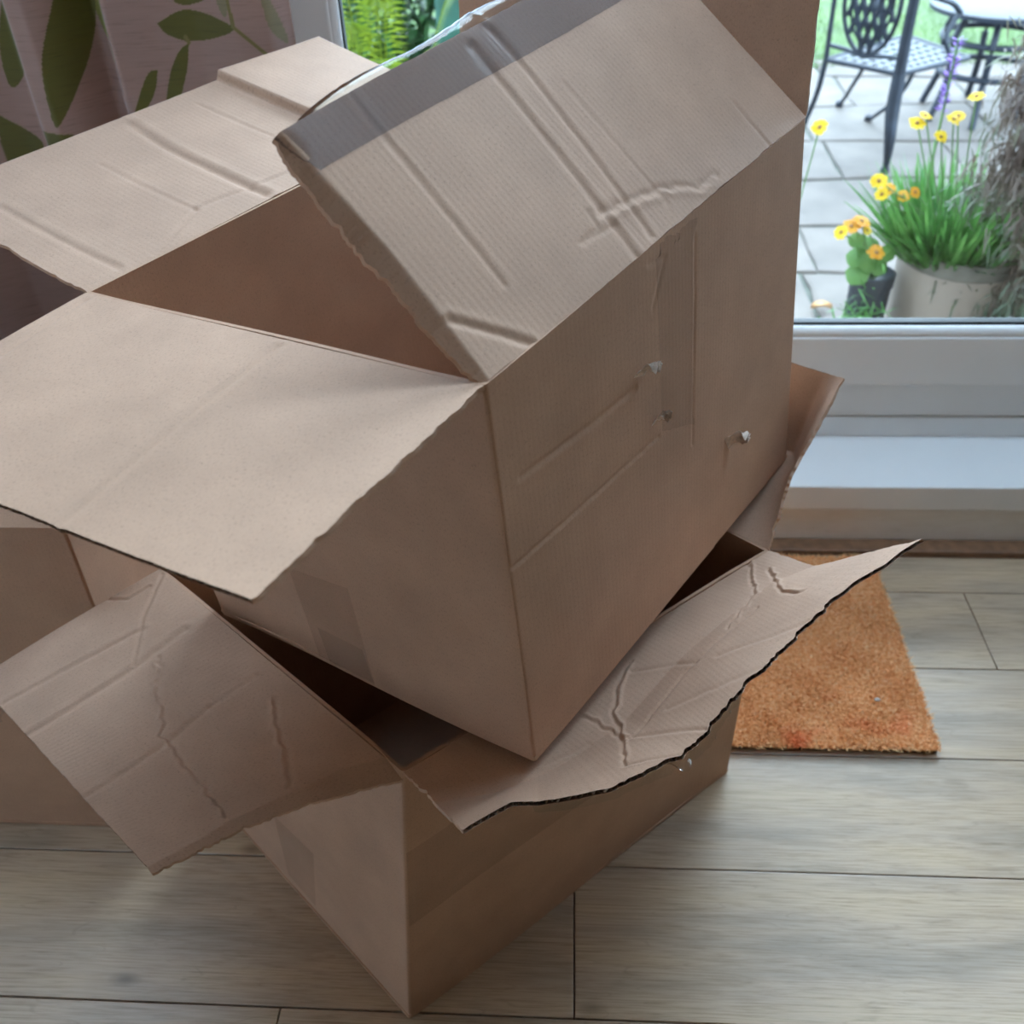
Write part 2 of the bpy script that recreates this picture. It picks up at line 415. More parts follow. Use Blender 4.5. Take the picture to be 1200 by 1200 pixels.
def coir_mat():
    m, nt, b = mat_new('coir_fibre'); L = nt.links.new
    tc = N(nt, 'ShaderNodeTexCoord')
    n = N(nt, 'ShaderNodeTexNoise', i_Scale=160.0, i_Detail=3.0); L(tc.outputs['Object'], n.inputs['Vector'])
    r = ramp(nt, [(0.3, (0.75, 0.33, 0.125)), (0.5, (0.97, 0.54, 0.24)), (0.72, (0.99, 0.72, 0.42))]); L(n.outputs['Fac'], r.inputs[0])
    n2 = N(nt, 'ShaderNodeTexNoise', i_Scale=7.0, i_Detail=2.0, i_Roughness=0.4); L(tc.outputs['Object'], n2.inputs['Vector'])
    r2 = ramp(nt, [(0.62, (1, 1, 1)), (0.70, (0.95, 0.48, 0.38))]); L(n2.outputs['Fac'], r2.inputs[0])
    mx = N(nt, 'ShaderNodeMix', data_type='RGBA', blend_type='MULTIPLY'); mx.inputs[0].default_value = 0.8
    L(r.outputs[0], mx.inputs[6]); L(r2.outputs[0], mx.inputs[7]); L(mx.outputs[2], b.inputs['Base Color'])
    b.inputs['Roughness'].default_value = 0.85; b.inputs['Specular IOR Level'].default_value = 0.15
    return m


def leaf_mat(name, stops, scale=6.0, rough=0.5, trans=0.25):
    m, nt, b = mat_new(name); L = nt.links.new
    tc = N(nt, 'ShaderNodeTexCoord')
    n = N(nt, 'ShaderNodeTexNoise', i_Scale=scale, i_Detail=4.0); L(tc.outputs['Object'], n.inputs['Vector'])
    r = ramp(nt, stops); L(n.outputs['Fac'], r.inputs[0]); L(r.outputs[0], b.inputs['Base Color'])
    b.inputs['Roughness'].default_value = rough
    b.inputs['Specular IOR Level'].default_value = 0.3
    tl = N(nt, 'ShaderNodeBsdfTranslucent'); L(r.outputs[0], tl.inputs[0])
    mx = N(nt, 'ShaderNodeMixShader'); mx.inputs[0].default_value = trans
    L(b.outputs[0], mx.inputs[1]); L(tl.outputs[0], mx.inputs[2]); L(mx.outputs[0], nt.nodes['Material Output'].inputs[0])
    return m


def fabric_mat():
    m, nt, b = mat_new('printed_curtain_fabric'); L = nt.links.new
    at = N(nt, 'ShaderNodeVertexColor', layer_name='print')
    tc = N(nt, 'ShaderNodeTexCoord')
    mp = N(nt, 'ShaderNodeMapping'); mp.inputs['Scale'].default_value = (18, 18, 420); L(tc.outputs['Object'], mp.inputs[0])
    n = N(nt, 'ShaderNodeTexNoise', i_Scale=1.0, i_Detail=4.0, i_Roughness=0.65); L(mp.outputs[0], n.inputs['Vector'])
    r = ramp(nt, [(0.30, (0.62, 0.61, 0.64)), (0.42, (0.95, 0.95, 0.95)), (0.7, (1.06, 1.06, 1.06))]); L(n.outputs['Fac'], r.inputs[0])
    mx = N(nt, 'ShaderNodeMix', data_type='RGBA', blend_type='MULTIPLY'); mx.inputs[0].default_value = 0.75
    L(at.outputs[0], mx.inputs[6]); L(r.outputs[0], mx.inputs[7]); L(mx.outputs[2], b.inputs['Base Color'])
    b.inputs['Roughness'].default_value = 0.6; b.inputs['Sheen Weight'].default_value = 0.2
    bp = N(nt, 'ShaderNodeBump', i_Strength=0.3, i_Distance=0.0008); L(n.outputs['Fac'], bp.inputs['Height']); L(bp.outputs[0], b.inputs['Normal'])
    return m


def skirt_mat():
    m, nt, b = mat_new('white_upvc_scuffed'); L = nt.links.new
    tc = N(nt, 'ShaderNodeTexCoord')
    mp = N(nt, 'ShaderNodeMapping'); mp.inputs['Scale'].default_value = (9, 9, 40); L(tc.outputs['Object'], mp.inputs[0])
    n = N(nt, 'ShaderNodeTexNoise', i_Scale=1.0, i_Detail=6.0, i_Roughness=0.7); L(mp.outputs[0], n.inputs['Vector'])
    r = ramp(nt, [(0.22, (0.28, 0.24, 0.20)), (0.36, (0.76, 0.73, 0.69)), (0.6, (0.82, 0.80, 0.77))]); L(n.outputs['Fac'], r.inputs[0])
    L(r.outputs[0], b.inputs['Base Color']); b.inputs['Roughness'].default_value = 0.35
    return m


KRAFT = (0.51, 0.308, 0.20)
M_CARD = cardboard('kraft_cardboard', KRAFT, ribs=0.07)
M_CARD_IN = cardboard('kraft_cardboard_liner', (0.53, 0.335, 0.23), ribs=0.09)
M_CARD3 = cardboard('kraft_cardboard_dull', (0.49, 0.29, 0.185), ribs=0.06)
M_FLUTE = simple('corrugated_medium', (0.30, 0.205, 0.14), 0.85, noise=0.1, nscale=60)
M_TORN = simple('torn_paper', (0.66, 0.52, 0.42), 0.9, noise=0.2, nscale=200, bump=0.4, bscale=900)
M_TAPE = tape_mat('clear_packing_tape', (0.97, 0.955, 0.94), 0.13, 0.38, (0.46, 0.36, 0.29))
M_TAPED = tape_mat('brown_packing_tape', (0.70, 0.68, 0.69), 0.20, 0.24, (0.16, 0.14, 0.14))
M_FILM = film_mat('clear_plastic_film')
M_UPVC = simple('white_upvc', (0.82, 0.82, 0.81), 0.28, noise=0.02, nscale=6)
M_SKIRT = skirt_mat()
M_GASKET = simple('rubber_gasket', (0.025, 0.03, 0.03), 0.6)
M_GLASS = glass_pane_mat('clear_glass')
M_WALL = simple('painted_plaster', (0.34, 0.25, 0.18), 0.85, noise=0.03, nscale=3, bump=0.1)
M_WALLL = simple('apricot_bounce_plaster', (0.80, 0.58, 0.40), 0.85, noise=0.03, nscale=3, bump=0.1)  # left wall made bright and warm to bounce fill light onto the boxes
M_CEIL = simple('ceiling_paint', (0.55, 0.52, 0.48), 0.9, noise=0.02, nscale=3)
M_PLANK = plank_mat()
M_JOINT = simple('plank_joint', (0.14, 0.065, 0.045), 0.7, noise=0.2)
M_COIR = coir_mat()
M_MATBACK = simple('mat_backing', (0.05, 0.03, 0.02), 0.9, noise=0.2, nscale=80)
M_BEAD = simple('stained_wood_bead', (0.20, 0.10, 0.05), 0.5, noise=0.25, nscale=40)
M_FABRIC = fabric_mat()

# ------------------------------------------------------------------ setting: floor
floor = tag(MB().box(-2.1, 2.7, -2.7, 1.62, -0.06, -0.010).build('floor', M_JOINT), kind='structure')
ROWS_Y = [-2.6, -2.343, -2.134, -1.925, -1.716, -1.507, -1.298, -1.089, -0.88, -0.671, -0.462, -0.253, -0.044, 0.160, 0.367, 0.5745, 0.7990, 1.0131, 1.2116, 1.4103, 1.555]
FIX = {14: 0.90, 15: 0.0158, 16: 0.02, 17: 0.30, 18: 0.7804, 19: 0.28}
FIX[14] = 0.90; FIX[15] = 0.0158; FIX[16] = -0.25; FIX[17] = 0.16; FIX[18] = 0.7804; FIX[19] = -0.3
PL = 1.285
g = 0.0011
plank_mesh = {}
for i in range(len(ROWS_Y) - 1):
    y0, y1 = ROWS_Y[i] + g, ROWS_Y[i + 1] - g
    x0 = FIX.get(i, random.uniform(-.6, .6))
    xs = sorted([x0 + k * PL for k in range(-4, 5)])
    for a, b in zip(xs[:-1], xs[1:]):
        a2, b2 = max(a, -2.0), min(b, 2.6)
        if b2 - a2 < 0.05: continue
        w, d = b2 - a2 - 2 * g, y1 - y0
        key = (round(w, 3), round(d, 3))
        if key not in plank_mesh:
            o = MB().box(-w / 2, w / 2, -d / 2, d / 2, -0.010, 0.0, 0.0012).build('plank', M_PLANK, floor)
            plank_mesh[key] = o.data
        else:
            o = bpy.data.objects.new('plank', plank_mesh[key]); link(o, floor)
        o.location = ((a2 + b2) / 2, (y0 + y1) / 2, 0)

# walls, ceiling (the room goes on behind the camera)
ZC = 2.42
WY0, WY1, WZ0, WZ1 = -0.45, 0.55, 0.15, 0.66        # unseen low opening added in the left wall for side fill
wl = MB().box(-2.12, -2.0, -2.7, WY0, 0, ZC).box(-2.12, -2.0, WY1, 1.75, 0, ZC).box(-2.12, -2.0, WY0, WY1, 0, WZ0).box(-2.12, -2.0, WY0, WY1, WZ1, ZC)
tag(wl.build('wall_left', M_WALLL), kind='structure')
wn = tag(empty('fill_window_1', (-2.06, (WY0 + WY1) / 2, WZ0)), kind='structure')
fr = MB().box(-2.09, -2.02, WY0, WY0 + .05, WZ0 + .05, WZ1 - .05, .004).box(-2.09, -2.02, WY1 - .05, WY1, WZ0 + .05, WZ1 - .05, .004)
fr.box(-2.09, -2.02, WY0, WY1, WZ0, WZ0 + .05, .004).box(-2.09, -2.02, WY0, WY1, WZ1 - .05, WZ1, .004)
fr.build('fill_window_frame', M_UPVC, wn)
MB().box(-2.06, -2.05, WY0 + .05, WY1 - .05, WZ0 + .05, WZ1 - .05).build('pane', M_GLASS, wn)
tag(MB().box(2.6, 2.72, -2.7, 1.75, 0, ZC).build('wall_right', M_WALL), kind='structure')
FILL_BAYS = ((-1.95, -0.95, 0.50, 1.45), (-0.75, 2.3, 1.10, 1.57))      # two unseen glazed roof openings added to brighten the flap tops
z0, z1 = ZC + .08, ZC + .14
cl = MB().box(-2.12, 2.72, -2.72, .50, ZC, z0).box(-2.12, -1.95, .50, 1.57, ZC, z0).box(-.95, -.75, .50, 1.57, ZC, z0).box(-1.95, -.95, 1.45, 1.57, ZC, z0)
cl.box(-.75, 2.72, .50, 1.10, ZC, z0).box(2.3, 2.72, 1.10, 1.57, ZC, z0).box(-2.12, 2.72, 1.57, 1.75, ZC, z0)
tag(cl.build('ceiling', M_CEIL), kind='structure')
for k, (x0, x1, y0, y1) in enumerate(FILL_BAYS):
    rl = tag(empty('fill_window_%d' % (k + 2), ((x0 + x1) / 2, (y0 + y1) / 2, z0)), kind='structure')
    fr = MB().box(x0 - .05, x1 + .05, y0 - .05, y0, z0, z1).box(x0 - .05, x1 + .05, y1, y1 + .05, z0, z1)
    rx = [x0 - .05, (x0 + x1) / 2 - .025, x1]
    for x in rx: fr.box(x, x + .05, y0, y1, z0, z1)
    fr.build('fill_window_frame', M_UPVC, rl)
    for p, q in zip(rx[:-1], rx[1:]): MB().box(p + .05, q, y0, y1, z0 + .025, z0 + .035).build('pane', M_GLASS, rl)
wb = MB().box(-2.0, 2.6, -2.72, -2.6, 0, ZC)
tag(wb.build('wall_back', M_WALL), kind='structure')
DX0, DX1, DZ1 = -0.50, 2.2, 2.34
wf = MB().box(-2.0, DX0, 1.60, 1.75, 0, ZC).box(DX1, 2.6, 1.60, 1.75, 0, ZC).box(DX0, DX1, 1.60, 1.75, DZ1, ZC)
tag(wf.build('wall_front', M_WALL), kind='structure')

# patio door: sill, frame, sash, beads, panes
tag(MB().box(-2.0, 2.6, 1.553, 1.60, 0.0, 0.0935, .002).build('baseboard_front', M_SKIRT), kind='structure')
tag(MB().box(-2.0, 2.6, 1.512, 1.553, 0.0, 0.017, .005).build('trim_1', M_BEAD), kind='structure')
sill = MB().box(DX0 - .02, DX1 + .02, 1.548, 1.775, 0.0950, 0.1550, .004)
tag(sill.build('trim_2', M_UPVC), kind='structure')
door = tag(empty('door_1', (0.6, 1.73, 0.155)), kind='structure')
Y0 = 1.725
f = MB().box(DX0, DX1, Y0, 1.79, 0.1551, 0.203, .002).box(DX0, DX1, Y0 + .004, 1.79, 0.2045, 0.291, .003)
f.box(DX0, DX0 + .055, Y0 + .004, 1.79, 0.291, DZ1, .003).box(DX1 - .055, DX1, Y0 + .004, 1.79, 0.291, DZ1, .003).box(DX0 + .055, DX1 - .055, Y0 + .004, 1.79, DZ1 - .055, DZ1, .003)
f.build('door_frame', M_UPVC, door)


def sash(x0, x1):
    z0, z1 = 0.2955, DZ1 - .058
    yF, yB, w = 1.700, 1.785, 0.085
    s = MB().box(x0, x1, yF, yB, z0, z0 + .108, .004).box(x0, x1, yF, yB, z1 - w, z1, .004)
    s.box(x0, x0 + w, yF, yB, z0 + .108, z1 - w, .004).box(x1 - w, x1, yF, yB, z0 + .108, z1 - w, .004)
    s.build('sash', M_UPVC, door)
    b = MB(); a0, a1, b0, b1 = x0 + w, x1 - w, z0 + .108, z1 - w
    r = .013
    b.tube([(a0, yF + .016, b0 + .006), (a1, yF + .016, b0 + .006)], r, 12).tube([(a0, yF + .016, b1), (a1, yF + .016, b1)], r, 12)
    b.tube([(a0 + .001, yF + .016, b0), (a0 + .001, yF + .016, b1)], r, 12).tube([(a1 - .001, yF + .016, b0), (a1 - .001, yF + .016, b1)], r, 12)
    b.build('glazing_bead', M_UPVC, door, smooth=True)
    gk = MB().box(a0, a1, yF + .022, yF + .038, b0, b0 + .0235).box(a0, a0 + .016, yF + .022, yF + .038, b0, b1).box(a1 - .016, a1, yF + .022, yF + .038, b0, b1)
    gk.build('gasket', M_GASKET, door)
    MB().box(a0, a1, yF + .029, yF + .035, b0, b1).build('pane', M_GLASS, door)


sash(-0.478, 0.235)
sash(0.240, 1.20)
sash(1.205, 2.15)

# ------------------------------------------------------------------ coir doormat
MX0, MX1, MY0, MY1 = 0.238, 0.622, 1.021, 1.498
mat = empty('doormat', (0.43, 1.26, 0), 'orange-brown coir doormat on the grey floor below the patio door', 'doormat')
MB().box(MX0 + .003, MX1 - .003, MY0 + .003, MY1 - .003, 0.0, 0.006, .001).build('backing', M_MATBACK, mat)
MB().box(MX0 + .004, MX1 - .004, MY0 + .004, MY1 - .004, 0.0061, 0.011, .001).build('matted_fibre', M_COIR, mat)
n = 90000
bx = RNG.uniform(MX0, MX1, n) ; by = RNG.uniform(MY0, MY1, n)
keep = (bx > 0.15) | (RNG.random(n) < .35); bx = bx[keep]; by = by[keep]; n = len(bx)
h = RNG.uniform(.009, .0125, n) + .0025 * np.sin(bx * 40) * np.sin(by * 37); an = RNG.uniform(0, 2 * np.pi, n); ln = RNG.uniform(.004, .014, n)
wd = RNG.uniform(.0006, .0012, n); pa = RNG.uniform(0, np.pi, n)
p = np.stack([bx, by, np.full(n, .0062)], 1); sd = np.stack([np.cos(pa), np.sin(pa), 0 * pa], 1) * wd[:, None]
mid = p + np.stack([np.cos(an) * ln * .35, np.sin(an) * ln * .35, h * .62], 1); tip = p + np.stack([np.cos(an) * ln, np.sin(an) * ln, h], 1)
V = np.stack([p - sd, p + sd, mid + sd, mid - sd, tip], 1).reshape(-1, 3)
k = np.arange(n)[:, None] * 5
o = mesh_np('pile', V, [k + np.array([[0, 1, 2, 3]]), k + np.array([[3, 2, 4]])], M_COIR, mat, smooth=False)
o['kind'] = 'stuff'

# ------------------------------------------------------------------ cardboard panels
def arcu(row):
    q = np.array(row); d = np.r_[0, np.cumsum(np.linalg.norm(np.diff(q, axis=0), axis=1))]
    return d / d[-1], d[-1]


def loft(rows, U, V):
    t, _ = arcu(rows[0]); m = len(rows)
    rr = np.array([np.stack([np.interp(U, t, np.array(q)[:, i]) for i in range(3)], -1) for q in rows])
    s = np.clip(V * (m - 1), 0, m - 1); i = np.minimum(s.astype(int), m - 2); f = (s - i)[..., None]
    ix = np.indices(U.shape)
    return rr[i, ix[0], ix[1]] * (1 - f) + rr[i + 1, ix[0], ix[1]] * f


def smooth_grid(P, k):
    for _ in range(k):
        Q = P.copy()
        Q[:, 1:-1] = .25 * P[:, :-2] + .5 * P[:, 1:-1] + .25 * P[:, 2:]
        P = Q.copy()
        P[1:-1] = .25 * Q[:-2] + .5 * Q[1:-1] + .25 * Q[2:]
    return P


def noise1(n, octs=(6, 17, 43, 110), seed=0):
    r = np.random.default_rng(seed); x = np.linspace(0, 1, n); y = 0
    for k, o in enumerate(octs): y = y + np.interp(x, np.linspace(0, 1, o), r.uniform(-1, 1, o)) / (1.25 ** k)
    return y / 2


def crease_disp(fs, X, Y, Lu, Lv, U, V):
    D = np.zeros_like(U)
    X0_, Y0_ = X, Y
    for kd, pts, w, dp in fs:
        q = 1.0 if kd == 'r' else .25
        X = X0_ + q * (.0009 * np.sin(Y0_ * 331 + 3 * np.sin(X0_ * 97)) + .0015 * np.sin(Y0_ * 141 + 2 * np.sin(Y0_ * 61)))
        Y = Y0_ + q * (.0009 * np.sin(X0_ * 317 + 3 * np.sin(Y0_ * 90)) + .0015 * np.sin(X0_ * 151 + 2 * np.sin(X0_ * 57)))
        P = [(a * Lu, b * Lv) for a, b in pts]
        best = np.full(U.shape, 1e9); sgn = np.zeros_like(U)
        for (ax, ay), (bx_, by_) in zip(P[:-1], P[1:]):
            dx, dy = bx_ - ax, by_ - ay; L2 = dx * dx + dy * dy + 1e-12
            t = np.clip(((X - ax) * dx + (Y - ay) * dy) / L2, 0, 1)
            ex, ey = X - ax - t * dx, Y - ay - t * dy; d = np.hypot(ex, ey)
            s = np.sign(dx * ey - dy * ex)
            m = d < best; best[m] = d[m]; sgn[m] = s[m]
        sd = best * sgn
        dp *= .42 if kd == 'g' else .55
        if kd == 'g': w *= .8
        if kd == 'g': D -= dp * np.exp(-(sd / w) ** 2) - .25 * dp * np.exp(-((sd - 2 * w) / w) ** 2)
        else:
            w *= .75
            dp *= .85
            D += dp * .8 * np.exp(-(sd / w) ** 2) - dp * .9 * np.exp(-((sd - 1.5 * w) / w) ** 2)
    return D


class Panel:
    """one sheet of corrugated board lofted between rows of points"""
    def __init__(s, key, face, nu, nv, T=.004, jag=(0, 0, 0, 0), sm=1, wob=.001, extra=None, seed=1, corner=None, bow=0.0):
        rows = PANELS[key]; s.rows = rows; s.T = T
        _, s.Lu = arcu(rows[0])
        s.Lv = sum(np.linalg.norm(np.array(rows[i + 1]).mean(0) - np.array(rows[i]).mean(0)) for i in range(len(rows) - 1))
        u = np.linspace(0, 1, nu)
        r = 0
        if corner:
            r = corner; tr = .293 * r / s.Lu
            e = np.linspace(0, r * 1.2 / s.Lu, 9)
            u = np.unique(np.concatenate([tr + e, 1 - tr - e, np.linspace(tr + r * 1.2 / s.Lu, 1 - tr - r * 1.2 / s.Lu, nu)]))
        nu = len(u); v = np.linspace(0, 1, nv)
        U, V = np.meshgrid(u, v, indexing='ij')
        if any(jag):   # ragged edges: u0, u1, v0, v1
            a = jag[0] / s.Lu * np.abs(noise1(nv, seed=seed)) + bow * np.sin(np.pi * np.clip(v * 1.02, 0, 1)); b = jag[1] / s.Lu * np.abs(noise1(nv, seed=seed + 1))
            U = a[None] + U * (1 - a - b)[None]
            c = jag[2] / s.Lv * np.abs(noise1(nu, seed=seed + 2)); d = jag[3] / s.Lv * np.abs(noise1(nu, seed=seed + 3))
            V = c[:, None] + V * (1 - c - d)[:, None]
        s.U, s.V = U, V
        P = smooth_grid(loft(rows, U, V), sm)
        gu = np.gradient(P, axis=0); gv = np.gradient(P, axis=1)
        n = np.cross(gu, gv); n /= np.linalg.norm(n, axis=-1, keepdims=True) + 1e-12
        if (n.mean((0, 1)) @ np.array(face)) < 0: n = -n
        X, Y = U * s.Lu, V * s.Lv
        D = crease_disp(CREASES.get(key, []), X, Y, s.Lu, s.Lv, U, V)
        rg = np.random.default_rng(seed + 50)
        for _ in range(7):
            a, b, ph, q = rg.uniform(-14, 14), rg.uniform(-14, 14), rg.uniform(0, 6.3), rg.uniform(.3, 1)
            D += wob * q * .5 * np.sin(a * X + b * Y + ph) * np.minimum(1, 8 * np.minimum(U, 1 - U) + (0 if corner else .3))
        if extra is not None: D += extra(U, V, X, Y, s)
        if r:
            for d in (X, s.Lu - X):
                dd = np.clip(d, 0, r); D -= np.where(d < r, r - np.sqrt(np.maximum(r * r - (r - dd) ** 2, 0)), 0)
        s.P, s.n, s.D, s.X, s.Y, s.nu, s.nv = P, n, D, X, Y, nu, nv

    def surf(s, off): return s.P + s.n * (s.D + off)[..., None]

    def build(s, name, parent, mats, flutes=True):
        nu, nv, T = s.nu, s.nv, s.T
        top, bot = s.surf(0), s.surf(-T)
        uv = np.stack([s.X, s.Y], -1).reshape(-1, 2)
        nn = nu * nv
        V = [top.reshape(-1, 3), bot.reshape(-1, 3)]; UV = [uv, uv + .37]
        ft = grid_faces(nu, nv); fb = grid_faces(nu, nv, nn)[:, ::-1]
        F = [ft, fb]; c = 2 * nn
        idx = np.arange(nn).reshape(nu, nv)
        rims = [idx[0], idx[-1], idx[:, 0]] if flutes else [idx[0], idx[-1], idx[:, 0], idx[:, -1]]
        for e in rims:
            a, b = top.reshape(-1, 3)[e], bot.reshape(-1, 3)[e]
            m = len(e); rec = .0012
            V += [a, b]; UV += [uv[e], uv[e] + .01]
            q = np.arange(m - 1)
            F.append(np.stack([q, q + 1, q + 1 + m, q + m], 1) + c); c += 2 * m
        o = mesh_np(name, np.concatenate(V), F, mats[0], parent, uv=np.concatenate(UV))
        if flutes:   # the wavy medium, seen at the outer cut edge
            per = .0078; ns = int(s.Lu / per * 10); uu = np.linspace(.003, .997, ns)
            vband = np.linspace(.90, 1.0, 9)
            # sample the two liners at these places
            iu = np.interp(uu, np.linspace(0, 1, nu), np.arange(nu)); iv = np.interp(vband, np.linspace(0, 1, nv), np.arange(nv))
            i0 = np.minimum(iu.astype(int), nu - 2); j0 = np.minimum(iv.astype(int), nv - 2); fu = (iu - i0)[:, None, None]; fv = (iv - j0)[None, :, None]
            def smp(G):
                g_ = lambda a, b: G[np.ix_(a, b)]
                return (g_(i0, j0) * (1 - fu) + g_(i0 + 1, j0) * fu) * (1 - fv) + (g_(i0, j0 + 1) * (1 - fu) + g_(i0 + 1, j0 + 1) * fu) * fv
            A, B = smp(top), smp(bot)
            w = (.5 + .47 * np.sin(uu * s.Lu / per * 2 * np.pi))[:, None, None]
            G = A * w + B * (1 - w)
            mesh_np('fluting', G.reshape(-1, 3), grid_faces(ns, 9), M_FLUTE, o)
        return o

    def strip(s, name, parent_panel, poly_uv, mat, off=.0006, n=(24, 40), rag=0.0):
        """a tape or a paper strip lying on the panel: quad of (u,v) corners in order"""
        a, b, c, d = [np.array(q) for q in poly_uv]
        p = np.linspace(0, 1, n[0])[:, None, None]; q = np.linspace(0, 1, n[1])[None, :, None]
        uv = (a * (1 - p) + b * p) * (1 - q) + (d * (1 - p) + c * p) * q
        if rag: uv = uv + rag * noise1(n[0], seed=5)[:, None, None] * (q > .97) + rag * noise1(n[0], seed=9)[:, None, None] * (q < .03)
        uv = np.clip(uv, 0, 1)
        # back to grid indices (the grid may be ragged, so look the place up on the plain loft and offset)
        iu = np.interp(uv[..., 0], s.U[:, s.nv // 2], np.arange(s.nu)); iv = np.interp(uv[..., 1], s.V[s.nu // 2], np.arange(s.nv))
        i0 = np.minimum(iu.astype(int), s.nu - 2); j0 = np.minimum(iv.astype(int), s.nv - 2); fu = (iu - i0)[..., None]; fv = (iv - j0)[..., None]
        G = s.surf(off)
        Q = (G[i0, j0] * (1 - fu) + G[i0 + 1, j0] * fu) * (1 - fv) + (G[i0, j0 + 1] * (1 - fu) + G[i0 + 1, j0 + 1] * fu) * fv
        o = mesh_np(name, Q.reshape(-1, 3), grid_faces(*n), mat, parent_panel, uv=(uv * np.array([s.Lu, s.Lv])).reshape(-1, 2))
        return o

    def at(s, u, v, off=0):
        G = s.surf(off); i = int(round(np.interp(u, s.U[:, s.nv // 2], np.arange(s.nu)))); j = int(round(np.interp(v, s.V[s.nu // 2], np.arange(s.nv))))
        return G[i, j], s.n[i, j]


LO = dict(N=(-0.1701, 0.6041, 0.5), R=(0.2659, 0.9633, 0.5), L=(-0.5365, 0.9117, 0.5), B=(-0.1005, 1.2709, 0.5), n=(-0.206, 0.5645, 0.0), r=(0.2688, 0.9755, 0.0), l=(-0.5575, 0.8827, 0.0), b=(-0.0827, 1.2938, 0.0))
UP = dict(Ap=(-0.0303, 0.5969, 0.5331), A=(-0.0615, 0.605, 0.9742), B=(0.2661, 1.1437, 0.9958), Bp=(0.309, 1.1198, 0.5343), C=(-0.481, 0.8581, 0.9241), Cp=(-0.438, 0.8495, 0.4813), D=(-0.1503, 1.3961, 0.9444), Dp=(-0.1086, 1.3836, 0.4971))
PANELS['lK'] = [[LO['L'], LO['B']], [LO['l'], LO['b']]]
PANELS['lB'] = [[LO['R'], LO['B']], [LO['r'], LO['b']]]
PANELS['uB'] = [[UP['B'], UP['D']], [UP['Bp'], UP['Dp']]]
lift = lambda p, dz: (p[0], p[1], p[2] + dz)
PANELS['lbase'] = [[lift(LO['n'], .005), lift(LO['r'], .005)], [lift(LO['l'], .005), lift(LO['b'], .005)]]
PANELS['ubase'] = [[lift(UP['Ap'], .004), lift(UP['Bp'], .004)], [lift(UP['Cp'], .004), lift(UP['Dp'], .004)]]

CARD = (M_CARD, M_FLUTE); CARDI = (M_CARD_IN, M_FLUTE)

# ---- lower carton
low = empty('cardboard_box', (-0.14, 0.92, 0), 'open brown cardboard box standing on the floor, bent flaps hanging out under the tilted box', 'box')
fr_out, fl_out = (.64, -.77, 0), (-.6, -.8, 0)
pl_R = Panel('lR', fr_out, 110, 70, corner=.004, wob=.0022, seed=11); oR = pl_R.build('side_panel', low, CARD, False)
pl_L = Panel('lL', fl_out, 90, 70, corner=.004, wob=.002, seed=12); oL = pl_L.build('side_panel', low, CARD, False)
Panel('lK', (-.64, .77, 0), 40, 30, corner=.004, seed=13).build('side_panel', low, CARD, False)
Panel('lB', (.77, .64, 0), 40, 30, corner=.004, seed=14).build('side_panel', low, CARD, False)
Panel('lbase', (0, 0, -1), 24, 24, seed=15).build('base_panel', low, CARD, False)


def ex_la(U, V, X, Y, s):   # crushed near edge folded down, slight sag
    d = -0.0
    line = np.interp(V, [0, .17, .40, .65, .77, 1.0], [.060, .085, .078, .070, .050, .02])
    e = np.clip((line - U) * s.Lu, 0, .06)
    d = -e * .45
    d -= .010 * V ** 2 * U
    d -= .006 * np.sin(np.pi * np.clip(V, 0, 1)) * (1 - U)
    return d


p_la = Panel('la', (0, 0, 1), 330, 190, jag=(.005, .001, 0, .0015), extra=ex_la, wob=.0015, seed=21, bow=.042)
o_la = p_la.build('flap', low, CARDI)


def ex_lb(U, V, X, Y, s):
    d = .004 * np.sin(9 * U + 2) * V + .003 * np.sin(23 * U) * np.clip(V - .5, 0, 1)
    return d


p_lb = Panel('lb', (-.2, -.3, 1), 380, 190, jag=(.004, .004, 0, .008), extra=ex_lb, sm=1, wob=.0016, seed=22)
o_lb = p_lb.build('flap', low, CARDI)
o_lb['label'] = 'crumpled flap with cracked folds and a torn edge'
p_lc = Panel('lc', (-.6, -.7, .1), 160, 120, jag=(.010, 0, 0, .001), sm=1, wob=.001, seed=23)
p_lc.build('flap', low, CARDI)
pl_R.strip('tape_strip', oR, [(.003, .278), (.997, .25), (.997, .58), (.005, .57)], M_TAPE, n=(60, 20))
pl_L.strip('tape_strip', oL, [(.608, .68), (.41, .667), (.445, .953), (.588, .945)], M_TAPE)

# ---- upper carton
up = empty('cardboard_box', (-0.08, 0.99, 0.49), 'tilted open brown cardboard box stacked in the mouth of the lower box, all flaps out', 'box')
pu_R = Panel('uR', (.85, -.5, 0), 340, 240, corner=.004, wob=.0018, seed=31); ouR = pu_R.build('side_panel', up, CARD, False)
pu_L = Panel('uL', (-.5, -.85, 0), 200, 160, corner=.004, wob=.0018, seed=32); ouL = pu_L.build('side_panel', up, CARD, False)
Panel('uK', (-.85, .5, 0), 90, 70, corner=.004, seed=33).build('side_panel', up, CARD, False)
Panel('uB', (.5, .85, 0), 60, 50, corner=.004, seed=34).build('side_panel', up, CARD, False)
Panel('ubase', (0, 0, -1), 24, 24, seed=35).build('base_panel', up, CARD, False)
p_f1 = Panel('f1', (0, 0, 1), 220, 120, jag=(.003, .001, 0, .0008), wob=.0012, seed=41,
             extra=lambda U, V, X, Y, s: -.004 * V ** 2 + .003 * np.sin(np.pi * V) * np.sin(np.pi * U))
o_f1 = p_f1.build('flap', up, CARDI)


def ex_f2(U, V, X, Y, s):
    line = np.interp(V, [0, .05, .228, .537, .733, .963, 1], [.010, .012, .018, .022, .019, .014, .012])
    e = np.clip((line - U) * s.Lu, 0, .05)
    return -e * .95 + .006 * np.sin(np.pi * U) * V + .004 * np.sin(2.2 * np.pi * U + 1) * V


